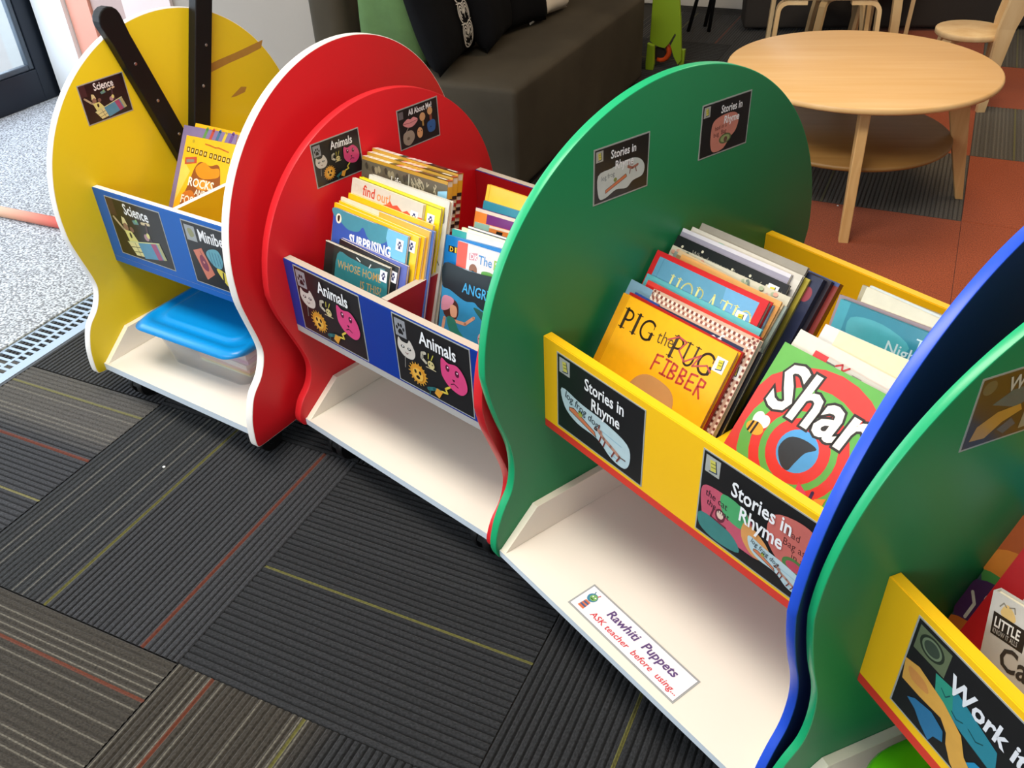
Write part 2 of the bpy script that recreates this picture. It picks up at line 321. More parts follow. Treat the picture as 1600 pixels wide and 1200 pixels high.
A_ABOUT = [('r', 0, 0, 1, 1, BK), ('r', .02, .05, .13, .24, '#6a6468'), ('t', 'All About Me!', .56, .2, .21, WT, dict(B_, sx=.68)),
    ('b', [(.1, .38), (.22, .28), (.3, .31), (.38, .28), (.48, .38), (.36, .5), (.22, .5)], '#d98f92'), ('l', [(.11, .38), (.28, .4), (.47, .38)], .014, '#8f4a54'),
    ('c', .6, .36, .1, .11, '#c99b6e'), ('c', .8, .28, .09, .1, '#d0a06e'), ('r', .78, .38, .84, .56, '#8a4a3c'), ('r', .58, .46, .62, .6, '#b08a4a'),
    ('b', [(.72, .56), (.86, .52), (.92, .62), (.88, .82), (.74, .82), (.7, .68)], '#2f5f9a'), ('c', .79, .7, .02, .02, '#16304e'), ('b', [(.1, .62), (.3, .6), (.36, .8), (.22, .96), (.08, .86)], '#9a8f80'), ('c', .2, .78, .05, .04, '#6a5f52'),
    ('c', .5, .74, .1, .14, '#d8a272'), ('c', .47, .7, .014, .018, '#33201a'), ('c', .54, .7, .014, .018, '#33201a'), ('l', [(.22, .5), (.14, .62)], .014, '#b8aaa0')]
A_SCI = [('r', 0, 0, 1, 1, BK), ('r', 0, 0, .14, .3, '#3f2a2e'), ('t', 'Science', .53, .23, .27, WT, dict(B_, rot=2)),
    ('l', [(.06, .34), (.18, .5), (.26, .58)], .05, '#b9a98a'), ('l', [(.6, .3), (.74, .28)], .05, '#d9c8a0'), ('p', [(.22, .28), (.27, .3), (.3, .42), (.2, .42)], '#d9cf9a'), ('c', .25, .46, .06, .07, '#8c6a5a'), ('p', [(.2, .52), (.34, .52), (.42, .68), (.24, .72)], '#d7d384'), ('c', .3, .6, .03, .05, '#2d2d22'),
    ('c', .36, .48, .05, .05, '#7a5a52'), ('p', [(.42, .3), (.52, .26), (.54, .34), (.44, .36)], '#5f8f8f'), ('c', .5, .29, .02, .03, '#7fb06a'), ('l', [(.68, .3), (.66, .5), (.7, .6)], .05, '#4a3a40'), ('c', .62, .54, .06, .06, '#a98490'), ('c', .66, .5, .04, .05, '#d7d384'),
    ('p', [(.2, .74), (.4, .68), (.46, .94), (.3, .96)], '#ded79a'), ('p', [(.4, .68), (.84, .58), (.9, .86), (.46, .97)], '#4f8fae'), ('p', [(.66, .63), (.76, .6), (.82, .88), (.73, .91)], '#a04a72'), ('p', [(.78, .6), (.84, .58), (.9, .86), (.84, .88)], '#a8a87a'),
    ('l', [(.2, .74), (.84, .58)], .02, '#c9cf9a'), ('l', [(.24, .82), (.42, .78)], .012, '#5a5a44'), ('l', [(.28, .9), (.44, .86)], .012, '#5a5a44'), ('l', [(.34, .72), (.39, .95)], .01, '#5a5a44')]
A_MINI = [('r', 0, 0, 1, 1, BK), ('r', .03, .05, .2, .3, '#9aa0a2'), ('b', [(.07, .12), (.14, .1), (.17, .2), (.1, .24)], '#8d8f6a'), ('t', 'Minibeasts', .24, .26, .27, WT, dict(B_, a='l', sx=.72)),
    ('p', [(.08, .46), (.24, .38), (.36, .78), (.2, .92)], '#c9765e'), ('b', [(.16, .56), (.22, .5), (.28, .64), (.26, .76), (.18, .72)], '#7a3048'), ('l', [(.22, .5), (.2, .44)], .012, '#7a3048'), ('c', .22, .62, .02, .02, '#d08a78'),
    ('b', [(.3, .46), (.38, .36), (.52, .34), (.56, .5), (.5, .64), (.38, .62)], '#5f9fae')]+[('l', [(.36+.05*i, .4), (.37+.05*i, .6)], .012, '#2f5f7a') for i in range(4)]+[
    ('b', [(.42, .68), (.5, .66), (.68, .8), (.66, .92), (.54, .9)], '#d8c84a'), ('l', [(.52, .7), (.5, .84)], .03, '#1b1b1d'), ('l', [(.6, .76), (.58, .88)], .03, '#1b1b1d'), ('b', [(.66, .84), (.76, .8), (.74, .96)], '#b9b9b0'), ('b', [(.72, .44), (.86, .4), (.88, .56), (.74, .6)], '#8f6f9a')]
A_WORK = [('r', 0, 0, 1, 1, BK), ('r', .02, .04, .25, .3, '#5f6b50'), ('c', .13, .16, .12, .105, '#2a3328'), ('c', .13, .16, .095, .085, '#6a7a60'), ('c', .13, .16, .075, .065, '#39453a'),
    ('p', [(.2, .32), (.36, .3), (.66, .44), (.7, .66), (.46, .6), (.24, .52)], '#2b7f92'), ('p', [(.2, .32), (.32, .3), (.38, .56), (.24, .52)], '#2f8f7a'), ('l', [(.26, .4), (.3, .44), (.32, .39)], .01, '#174a50'), ('l', [(.36, .5), (.4, .53), (.44, .5)], .01, '#174a50'), ('l', [(.48, .5), (.54, .54), (.58, .5)], .01, '#174a50'),
    ('p', [(0, .46), (.1, .42), (.3, .5), (.46, .62), (.52, .78), (.6, .86), (.56, .96), (.5, .96), (.5, 1), (.46, .96), (.4, .84), (.38, .74), (.32, .66), (.16, .68), (.02, .68)], '#d3a04a'), ('b', [(.04, .5), (.16, .5), (.2, .58), (.08, .6)], '#c98a4a'),
    ('p', [(.14, .74), (.26, .7), (.36, .76), (.38, .86), (.32, .9), (.3, .99), (.22, .92), (.16, .84), (.09, .8)], '#2f6f9a'), ('p', [(.58, .72), (.66, .7), (.78, .72), (.8, .82), (.86, .9), (.8, .97), (.68, .92), (.6, .84), (.54, .8)], '#2487b4'), ('c', .88, .86, .035, .04, '#2f8f8a'),
    ('t', 'Work it', .29, .34, .25, '#dfe3ea', {'off': .028, 'sx': .84, 'rot': 3}), ('b', [(.78, .98), (.86, .92), (.97, .94), (.98, .99)], '#a8798a')]
A_WORKH = [('r', 0, 0, 1, 1, '#26261f'), ('c', .1, .14, .1, .1, '#4a5444'), ('p', [(.2, .42), (.4, .28), (.7, .26), (.8, .44), (.5, .56)], '#235a66'), ('p', [(.06, .9), (.1, .7), (.3, .56), (.56, .54), (.6, .64), (.4, .74), (.24, .92)], '#b98a3a'), ('p', [(.36, .84), (.5, .72), (.58, .84), (.46, .94)], '#235066'),
    ('r', .64, .58, .98, .94, '#8d9080'), ('t', 'Work it', .32, .28, .3, '#c3c5c0', {'off': .02, 'sx': .8})]
A_PUPPET = [('r', 0, 0, 1, 1, '#8b8b90'), ('r', .004, .02, .996, .98, '#ece9ee'), ('c', .075, .36, .17, .17, '#3f7f9a'), ('c', .08, .34, .12, .12, '#79a860'), ('c', .068, .31, .025, .025, '#eee'), ('c', .092, .31, .025, .025, '#eee'), ('l', [(.068, .4), (.09, .4)], .03, '#28401e'), ('l', [(.06, .22), (.055, .14)], .03, '#3f7f9a'), ('l', [(.095, .22), (.102, .14)], .03, '#d05a4a'),
    ('p', [(.055, .54), (.1, .54), (.105, .86), (.05, .86)], '#d0704a'), ('r', .055, .6, .102, .66, '#46608a'), ('r', .053, .72, .104, .78, '#46608a'),
    ('t', 'Rawhiti  Puppets', .24, .46, .4, '#5d4779', {'off': .02, 'sx': 1.02, 'sh': .16}), ('t', 'ASK teacher  before  using...', .17, .84, .285, '#cf4a52', {'off': .012, 'sx': 1.06, 'sh': .14})]

# ------------------------------------------------------------------ the rolling book bins
def head_outline(front, r, zc, z_arc, n=40):
    """front: (v,z) points of the front edge from the bottom up; mirrored for the back; round head of radius r about (0, zc)"""
    a0 = math.atan2(z_arc-zc, -math.sqrt(max(r*r-(z_arc-zc)**2, 0)))
    if a0 < 0: a0 += 2*PI
    arc = [(r*math.cos(a0-(2*a0-PI)*i/n), zc+r*math.sin(a0-(2*a0-PI)*i/n)) for i in range(n+1)]
    fr = []
    P = [Vector(p) for p in front]+[Vector(arc[0])]
    for i in range(len(P)-1):
        p0, p1, p2, p3 = P[max(i-1, 0)], P[i], P[i+1], P[min(i+2, len(P)-1)]
        for j in range(4):
            t = j/4; q = 0.5*((2*p1)+(p2-p0)*t+(2*p0-5*p1+4*p2-p3)*t*t+(3*p1-p0-3*p2+p3)*t**3); fr.append((q.x, q.y))
    return fr+arc+[(-a, b) for a, b in fr[::-1]]
def card(name, parent, O, ex, ey, art, label=None, thick=0.0006, clear=0.0025):
    O, ex, ey = Vector(O), Vector(ex), Vector(ey); n = ey.normalized().cross(ex.normalized())
    bm = bmesh.new(); bm.loops.layers.float_color.new('ink')
    X, Y = ex.normalized()*clear, ey.normalized()*clear
    lo = [O-X-Y, O+ex+X-Y, O+ex+ey+X+Y, O+ey-X+Y]
    vs = [bm.verts.new(p) for p in lo]+[bm.verts.new(p+n*thick) for p in lo]
    bm.faces.new(vs[:4]); bm.faces.new(vs[4:])
    for i in range(4): bm.faces.new((vs[i], vs[(i+1) % 4], vs[4+(i+1) % 4], vs[4+i]))
    bmesh.ops.recalc_face_normals(bm, faces=bm.faces[:])
    Print(bm, O+n*thick, ex, ey, 1).draw(art)
    o = link(name, bm, [mat('laminate_film', '#9fa3a0', 0.3, var=.03), GLOSS], parent)
    return tag(o, label)
PROF = {
 1: [(-.440, .090), (-.462, .093), (-.468, .108), (-.466, .150), (-.459, .185), (-.440, .231), (-.406, .268), (-.387, .312), (-.388, .350), (-.404, .420), (-.414, .470)],
 2: [(-.335, .100), (-.352, .103), (-.361, .127), (-.345, .168), (-.316, .202), (-.303, .244), (-.309, .288), (-.336, .364), (-.356, .420)],
 3: [(-.410, .118), (-.430, .118), (-.439, .150), (-.430, .198), (-.412, .241), (-.391, .281), (-.384, .332), (-.391, .388), (-.411, .451), (-.427, .510)],
 4: [(-.405, .118), (-.425, .118), (-.436, .150), (-.428, .198), (-.410, .241), (-.389, .281), (-.382, .332), (-.387, .395), (-.405, .460), (-.417, .515)],
}
U = {1: dict(x=-.7274, y=1.0616, yaw=-.1395, L=.5947, zb=.1141, db=.441, tb=.0200, df=.3089, zt=.5758, zy=.3852, tp=.0165, vs=.3493, zs=.1854, r=.4155, zc=.5128, t=.022),
     2: dict(x=-.0166, y=.958, yaw=-.2945, L=.6228, zb=.1211, db=.3465, tb=.0184, df=.3144, zt=.5489, zy=.3791, tp=.0200, vs=.2463, zs=.1951, r=.3663, zc=.4601, t=.022),
     3: dict(x=.7192, y=.7832, yaw=-.4826, L=.6372, zb=.1403, db=.430, tb=.0163, df=.3063, zt=.5989, zy=.4138, tp=.0186, vs=.3432, zs=.2173, r=.4362, zc=.5570, t=.019, tr=.0145),
     4: dict(x=1.4068, y=.4020, yaw=-.7578, L=.6372, zb=.1399, db=.430, tb=.0180, df=.3203, zt=.5999, zy=.4082, tp=.0175, vs=.3432, zs=.2173, r=.4246, zc=.5720, t=.0135)}
def pm(name, col, rough=.38): return mat(name, col, rough, var=.03, vscale=3, spec=.45)
YELF, REDF, GRNF, BLUF = pm('yellow_panel', '#dabf1e', .34), pm('red_panel', '#cd1620', .4), pm('green_panel', '#1d7a4a', .36), pm('shaded_blue_panel', '#141d52', .4)  # blue face darkened: shade between the bins is in its colour
WEDGE, REDE, GRNE, BLUE = pm('white_edging', '#ece8e2', .4), pm('red_edging', '#d0232a', .35), pm('lit_green_edging', '#1a9f68', .3), pm('blue_edging', '#2450cc', .36)  # green edge is the panel green, lightened for light falling on it
YTR, RSTR = pm('yellow_trough', '#f2bd16', .4), pm('red_strip', '#cf3528', .45)
BTR1, BTR2, SILV, GREYT = pm('mid_blue_trough', '#0a5cb0', .4), pm('dark_blue_trough', '#02328e', .4), pm('grey_edging', '#a9a8a6', .45), pm('warm_grey_edging', '#b5aa9c', .5)
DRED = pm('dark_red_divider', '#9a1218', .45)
STEEL = mat('screw_steel', '#b9bbbd', .35, metal=1.0)
STY = {
 1: dict(L=(YELF, WEDGE), R=(REDF, WEDGE), tr=BTR1, tt=WEDGE, strip=BTR1, inside=YELF, div=(YELF, WEDGE), label='yellow and red rolling book bin with blue trough and black antenna bars'),
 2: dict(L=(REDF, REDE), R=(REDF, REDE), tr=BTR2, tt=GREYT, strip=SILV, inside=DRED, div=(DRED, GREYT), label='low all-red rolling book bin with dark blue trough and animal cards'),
 3: dict(L=(GRNF, GRNE), R=(BLUF, BLUE), tr=YTR, tt=YTR, strip=RSTR, inside=YTR, div=(YTR, YTR), label='green and blue rolling book bin with yellow trough and rhyme cards'),
 4: dict(L=(GRNF, GRNE), R=(GRNF, GRNE), tr=YTR, tt=YTR, strip=RSTR, inside=YTR, div=(YTR, YTR), label='green rolling book bin with yellow trough and puzzle piece card, cut by the photo edge'),
}
def make_bin(k):
    u, s = U[k], STY[k]; L, t = u['L'], u['t']
    root = empty('book_bin', (u['x'], u['y'], 0), u['yaw'], s['label'], 'bookcase', 'rolling book bins in a curved row')
    ol = head_outline(PROF[k], u['r'], u['zc'], PROF[k][-1][1]+.05, 110)
    for side, (a, b) in (('L', (-t, 0.0)), ('R', (L, L+u.get('tr', t)))):
        bm = bmesh.new(); prism(bm, ol, 'u', a, b, 0, 1, .0018)
        sp_ = link('side_panel', bm, list(s[side]), root); sp_.data.shade_smooth(); sp_.data.set_sharp_from_angle(angle=.6)
        tag(sp_, {1: {'L': 'yellow side panel with white edge', 'R': 'red side panel with white edge'}, 3: {'L': 'green side panel', 'R': 'blue side panel'}}.get(k, {}).get(side))
    bm = bmesh.new(); fs = box(bm, .0004, L-.0004, -u['db'], u['db'], u['zb']-u['tb'], u['zb'], 0); fs[2].material_index = 1; link('base_shelf', bm, [mat('white_shelf', '#e5ddd0', .38, var=.025), mat('pale_blue_grey_edging', '#d5e0ea', .4)], root)
    for x0, x1 in ((.0004, .016), (L-.016, L-.0004)):
        bm = bmesh.new(); prism(bm, [(-u['db']+.004, u['zb']+.0003), (-u['vs'], u['zs']), (u['vs'], u['zs']), (u['db']-.004, u['zb']+.0003)], 'u', x0, x1, 0, 1, .0008)
        link('shelf_cheek', bm, [mat('white_shelf', '#efe8de'), mat('cheek_edging', '#ebe3cf', .5)], root)
    zt, zy, tp, df = u['zt'], u['zy'], u['tp'], u['df']
    for nm, v0, v1 in (('front_board', -df, -df+tp), ('back_board', df-tp, df)):
        bm = bmesh.new(); fs = box(bm, .0004, L-.0004, v0, v1, zy, zt, 0)
        fs[1].material_index = 1; inner = fs[4] if nm == 'front_board' else fs[2]; inner.material_index = 2
        r = bmesh.ops.bevel(bm, geom=list(fs[1].edges), offset=.0015, segments=2, affect='EDGES')
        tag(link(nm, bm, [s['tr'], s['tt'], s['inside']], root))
    bm = bmesh.new(); fs = box(bm, .0004, L-.0004, -df, df, zy-.017, zy-.0003, 0); fs[1].material_index = 1; link('trough_floor', bm, [s['strip'], s['inside']], root)
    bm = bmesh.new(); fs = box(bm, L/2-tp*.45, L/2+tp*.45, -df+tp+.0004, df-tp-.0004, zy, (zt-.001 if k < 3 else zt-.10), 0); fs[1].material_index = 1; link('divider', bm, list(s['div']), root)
    rw = (u['zb']-u['tb']-.022)/2
    for cx in (.062, L-.062):
        for cy in (-u['db']+(.062 if k < 3 else .15), u['db']-.062):
            bm = bmesh.new(); cyl(bm, (cx, cy, 2*rw+.012), (cx, cy, u['zb']-u['tb']-.0003), .009); box(bm, cx-.028, cx+.028, cy-.028, cy+.028, u['zb']-u['tb']-.0035, u['zb']-u['tb']-.0003)
            prism(bm, [(cy-rw*.95, rw*1.1), (cy-rw*.7, rw*1.85), (cy, rw*2.15), (cy+rw*.9, rw*1.7), (cy+rw*.5, rw*.9)], 'u', cx-.008, cx+.008)
            ca = link('caster', bm, BLACKP, root)
            for sx in (-1, 1):
                bm = bmesh.new(); x0 = cx+sx*.009
                cyl(bm, (x0, cy, rw), (x0+sx*.019, cy, rw), rw*.985, rw*.93, 20); cyl(bm, (x0+sx*.019, cy, rw), (x0+sx*.0205, cy, rw), rw*.4, rw*.35, 12)
                link('wheel', bm, mat('rubber', '#0d0d0e', .5), ca)
    return root
BIN = {k: make_bin(k) for k in (1, 2, 3, 4)}
def head_card(k, v, z, w, h, art, label, dz=0.0): card('sign_card', BIN[k], (0, v, z), (0, w, dz), (0, 0, -h), art, label)
def front_card(k, x, z, w, h, art, label): card('sign_card', BIN[k], (x, -U[k]['df'], z), (w, 0, 0), (0, 0, -h), art, label)
head_card(3, -.192, .903, .121, .093, A_RHYME1H, 'black rhyme card with pale blue drawing')
head_card(3, .060, .9155, .124, .095, A_RHYME2H, 'black rhyme card with pink drawing')
front_card(3, .040, .5815, .215, .1585, A_RHYME1, 'black rhyme card with a log, a frog and a dog on pale blue')
front_card(3, .381, .584, .215, .162, A_RHYME2, 'black rhyme card with pink, green and blue drawings')
front_card(2, .0365, .5425, .2165, .1575, A_ANIM, 'first black animals card')
front_card(2, .357, .5435, .211, .158, A_ANIM, 'second black animals card')
head_card(2, -.191, .764, .128, .095, A_ANIM, 'small black animals card')
head_card(2, .0565, .7675, .1245, .091, A_ABOUT, 'black card with lips and faces')
head_card(1, -.2605, .812, .1265, .093, A_SCI, 'small black science card')
front_card(1, .0455, .560, .2065, .156, A_SCI, 'large black science card')
front_card(1, .333, .561, .21, .163, A_MINI, 'black card with a bee and a blue bug')
head_card(4, -.2705, .880, .124, .096, A_WORKH, 'small dark puzzle card')
front_card(4, .0575, .586, .215, .160, A_WORK, 'black card with blue and orange puzzle pieces')
# black antenna bars screwed to the yellow head
def antenna(c0, c1, w, screws):
    c0, c1 = Vector(c0), Vector(c1); d = (c1-c0).normalized(); nrm = Vector((-d.y, d.x)); pts = []
    for a in range(9): pts.append(c1+(d*math.cos((a/8-.5)*PI)-nrm*math.sin((a/8-.5)*PI)*-1)*w*(.58))
    pts = [p for p in pts]
    pts += [c1-d*.05+nrm*(-w/2), c0-nrm*w/2, c0+nrm*w/2, c1-d*.05+nrm*(w/2)]
    cx = sum(p.x for p in pts)/len(pts); cy = sum(p.y for p in pts)/len(pts)
    bm = bmesh.new()
    seq = pts[:9]; tail = pts[9:]
    if (seq[-1]-tail[0]).length > (seq[-1]-tail[-1]).length: tail = tail[::-1]
    prism(bm, [(p.x, p.y) for p in seq+tail], 'u', .0006, .030, 0, 0, .003)
    a = link('antenna_bar', bm, mat('black_painted_wood', '#0b0c0e', .5, var=.1, spec=.3), BIN[1])
    for v, z in screws:
        bm = bmesh.new(); cyl(bm, (.030, v, z), (.0316, v, z), .0042, .0036, 12); link('screw', bm, STEEL, a)
antenna((-.022, .555), (-.140, .940), .054, [(-.108, .83), (-.074, .728), (-.038, .628)])
antenna((.020, .555), (.196, 1.085), .054, [(.116, .82), (.076, .723)])
# worn patches on the yellow head (bare board showing)
wq = lambda L: [((v+.45)/.9, (.97-z)/.9) for v, z in L]
for pts in ([(.128, .760), (.17, .764), (.23, .767), (.28, .771), (.338, .776), (.326, .756), (.27, .750), (.2, .746), (.13, .739)], [(.181, .656), (.2, .664), (.225, .674), (.245, .668), (.235, .656), (.2, .654)]):
    bm = bmesh.new(); Print(bm, (0.0001, -.45, .97), (0, .9, 0), (0, 0, -.9), 0).draw([('p', wq(pts), '#a8803a')]); link('worn_patch', bm, INK, BIN[1])
card('sign_card', BIN[3], (.189, -.345, U[3]['zb']+.0002), (.269, -.004, 0), (0, -.0625, 0), A_PUPPET, 'white paper strip with purple and red lettering')

# ---- where each book stands: unit, top-left corner (along, depth, height), width, roll, lean, height, thickness
BK_POSE = {
 '3pig': (3, 0.0252, -0.1385, 0.631, 0.2628, 1.06, 34, 0.262, 0.012),
 '3red': (3, 0.0277, -0.1249, 0.6282, 0.2626, 0.41, 34, 0.2586, 0.006),
 '3blue': (3, 0.033, -0.1172, 0.6275, 0.0599, 0.17, 34, 0.2578, 0.003),
 '3navy': (3, 0.0644, -0.1026, 0.6423, 0.2364, 1.58, 34, 0.2756, 0.011),
 '3lblue': (3, -0.0001, -0.0955, 0.6319, 0.1176, 0.47, 34, 0.263, 0.003),
 '3dark': (3, 0.0913, -0.099, 0.6198, 0.2146, 1.41, 34, 0.2485, 0.006),
 '3redt': (3, 0.027, -0.0798, 0.6362, 0.2584, 0.4, 34, 0.2682, 0.008),
 '3tealt': (3, 0.0124, -0.0674, 0.6389, 0.2645, 0.98, 34, 0.2714, 0.004),
 '3hor': (3, 0.006, -0.0374, 0.6747, 0.2556, 0.98, 34, 0.3147, 0.015),
 '3bluegr': (3, 0.0197, -0.0298, 0.6576, 0.2441, 2.34, 34, 0.2941, 0.004),
 '3orange': (3, 0.0449, -0.0139, 0.6726, 0.2263, 0.02, 34, 0.3122, 0.003),
 '3brown': (3, 0.0325, -0.0079, 0.6748, 0.2421, -1.79, 34, 0.3148, 0.003),
 '3greygr': (3, 0.0218, -0.0079, 0.668, 0.2581, -0.77, 34, 0.3066, 0.004),
 '3floral': (3, 0.0075, 0.0007, 0.6721, 0.2676, 1.08, 34, 0.3115, 0.004),
 '3black': (3, 0.0049, 0.0161, 0.6864, 0.2547, 0.36, 34, 0.3288, 0.006),
 '3lilac': (3, 0.0033, 0.0304, 0.6955, 0.2462, 0.83, 34, 0.3397, 0.007),
 '3white': (3, 0.0154, 0.042, 0.6987, 0.2499, 0.09, 34, 0.3436, 0.006),
 '3grey': (3, 0.0262, 0.0552, 0.7061, 0.2365, 0.67, 34, 0.3526, 0.006),
 '3olive': (3, 0.035, 0.0536, 0.6916, 0.2378, -0.23, 34, 0.3351, 0.005),
 '3navyd': (3, 0.0573, 0.0617, 0.6932, 0.2343, 0.54, 34, 0.3371, 0.012),
 '3blackd': (3, 0.0657, 0.0753, 0.6905, 0.2343, -0.04, 34, 0.3338, 0.01),
 '3redbr': (3, 0.0805, 0.0854, 0.6861, 0.2292, 0.06, 34, 0.3285, 0.014),
 '3shark': (3, 0.3355, -0.0822, 0.6555, 0.25, -0.14, 40, 0.3154, 0.006),
 '3photo': (3, 0.3843, -0.0702, 0.6592, 0.21, -2.07, 40, 0.3203, 0.004),
 '3whiteb': (3, 0.3414, -0.0543, 0.6707, 0.25, -1.25, 40, 0.3353, 0.006),
 '3cream': (3, 0.3957, -0.0336, 0.6848, 0.21, 2.73, 40, 0.3537, 0.004),
 '3pale': (3, 0.3676, -0.0293, 0.6824, 0.24, 1.86, 40, 0.3507, 0.004),
 '3teal': (3, 0.3379, 0.0492, 0.684, 0.27, 2.88, 22, 0.2914, 0.012),
 '3mauve': (3, 0.3263, 0.0623, 0.6823, 0.27, 3.56, 22, 0.2895, 0.006),
 '3w1': (3, 0.3616, 0.0791, 0.7057, 0.24, -0.55, 22, 0.3148, 0.006),
 '3w2': (3, 0.3625, 0.0864, 0.7057, 0.24, -0.19, 22, 0.3148, 0.006),
 '3back': (3, 0.3467, 0.0908, 0.6984, 0.25, 2.47, 22, 0.307, 0.006),
 '2whose': (2, 0.0456, -0.2257, 0.5709, 0.2122, 0.42, 18, 0.2018, 0.006),
 '2dark2': (2, 0.083, -0.2154, 0.5807, 0.1921, -1.84, 18, 0.212, 0.006),
 '2per': (2, 0.0787, -0.2085, 0.5797, 0.2147, 0.11, 18, 0.211, 0.006),
 '2surp': (2, 0.0377, -0.1848, 0.6306, 0.2399, 0.44, 18, 0.2645, 0.006),
 '2yel1': (2, 0.03, -0.1755, 0.6372, 0.2719, -0.46, 18, 0.2715, 0.006),
 '2yel2': (2, 0.0363, -0.1673, 0.6405, 0.2752, -1.17, 18, 0.2749, 0.006),
 '2cream': (2, 0.0333, -0.1585, 0.6456, 0.2835, -0.02, 18, 0.2803, 0.005),
 '2blue': (2, 0.053, -0.1537, 0.6416, 0.2707, 0.8, 18, 0.2761, 0.005),
 '2yel3': (2, 0.0439, -0.1441, 0.6524, 0.2682, 0.08, 18, 0.2874, 0.006),
 '2findout': (2, 0.0436, -0.1272, 0.6824, 0.2271, -0.55, 18, 0.3189, 0.007),
 '2yelB': (2, 0.0574, -0.1184, 0.6843, 0.2571, -0.5, 18, 0.321, 0.01),
 '2white': (2, 0.0754, -0.1051, 0.6902, 0.2494, 0.78, 18, 0.3272, 0.012),
 '2dots': (2, 0.0119, -0.0685, 0.7058, 0.2721, 1.51, 14, 0.3368, 0.0155),
 '2dots2': (2, 0.0096, -0.051, 0.7087, 0.2723, 1.32, 14, 0.3397, 0.0155),
 '2dots3': (2, 0.0075, -0.0335, 0.7116, 0.2725, 1.12, 14, 0.3427, 0.0155),
 '2angry': (2, 0.3416, -0.1488, 0.5794, 0.22, 2.3, 17, 0.2094, 0.005),
 '2dk': (2, 0.3651, -0.1279, 0.6279, 0.2, 3.36, 17, 0.2602, 0.005),
 '2die': (2, 0.3221, -0.1221, 0.6269, 0.23, 5.12, 17, 0.2592, 0.005),
 '2teal': (2, 0.3341, -0.1121, 0.6396, 0.24, 4.19, 17, 0.2725, 0.007),
 '2green': (2, 0.3528, -0.1026, 0.6443, 0.22, 2.39, 17, 0.2774, 0.005),
 '2navy': (2, 0.3645, -0.0954, 0.6478, 0.21, 2.49, 17, 0.2811, 0.005),
 '2tiger': (2, 0.3317, -0.0442, 0.6285, 0.21, 3.93, 20, 0.2655, 0.006),
 '2purple': (2, 0.3224, -0.0284, 0.6521, 0.21, 2.48, 20, 0.2906, 0.008),
 '2teal2': (2, 0.3323, -0.0141, 0.6656, 0.21, 1.72, 20, 0.3049, 0.006),
 '2yellow': (2, 0.329, 0.0036, 0.6943, 0.21, 0.25, 20, 0.3355, 0.01),
 '1rocks': (1, 0.0903, -0.0585, 0.6415, 0.19, 1.81, 33, 0.3057, 0.008),
 '1purple': (1, 0.0617, -0.0376, 0.6575, 0.2, 2.03, 33, 0.3247, 0.006),
 '1yellow': (1, 0.0949, -0.0253, 0.6641, 0.17, 0.48, 33, 0.3326, 0.008),
 '4little': (4, 0.0771, -0.2404, 0.6188, 0.2, 13.89, 8, 0.2127, 0.012),
 '4red': (4, 0.0344, -0.1279, 0.6486, 0.26, 0.7, 25, 0.2653, 0.012),
 '4cartoon': (4, -0.0006, -0.0919, 0.6735, 0.27, 0.95, 24, 0.2904, 0.01),
}

# ------------------------------------------------------------------ picture books standing in the bins
def sticker_paw(o, W, H, x, z, s=.022):
    bm = bmesh.new(); bm.loops.layers.float_color.new('ink')
    Print(bm, (x, -.0008, z+s), (s, 0, 0), (0, 0, -s*1.1), 0).draw([('r', 0, 0, 1, 1, '#e9e9ee')]+paw(.5, .5, 4.4, '#20255c'))
    return link('shelf_label', bm, GLOSS, o)
def sticker_book(o, W, H, x, z, s=.022):
    bm = bmesh.new(); bm.loops.layers.float_color.new('ink')
    Print(bm, (x, -.0008, z+s), (s, 0, 0), (0, 0, -s*1.15), 0).draw([('r', 0, 0, 1, 1, '#e6e8e2'), ('p', [(.25, .2), (.68, .13), (.76, .72), (.34, .8)], '#cfc23a'), ('l', [(.3, .86), (.8, .76), (.7, .14)], .07, '#22304a'), ('l', [(.36, .36), (.62, .32)], .05, '#6d6a2a'), ('l', [(.4, .55), (.65, .51)], .05, '#6d6a2a')])
    return link('shelf_label', bm, GLOSS, o)
_books = {}
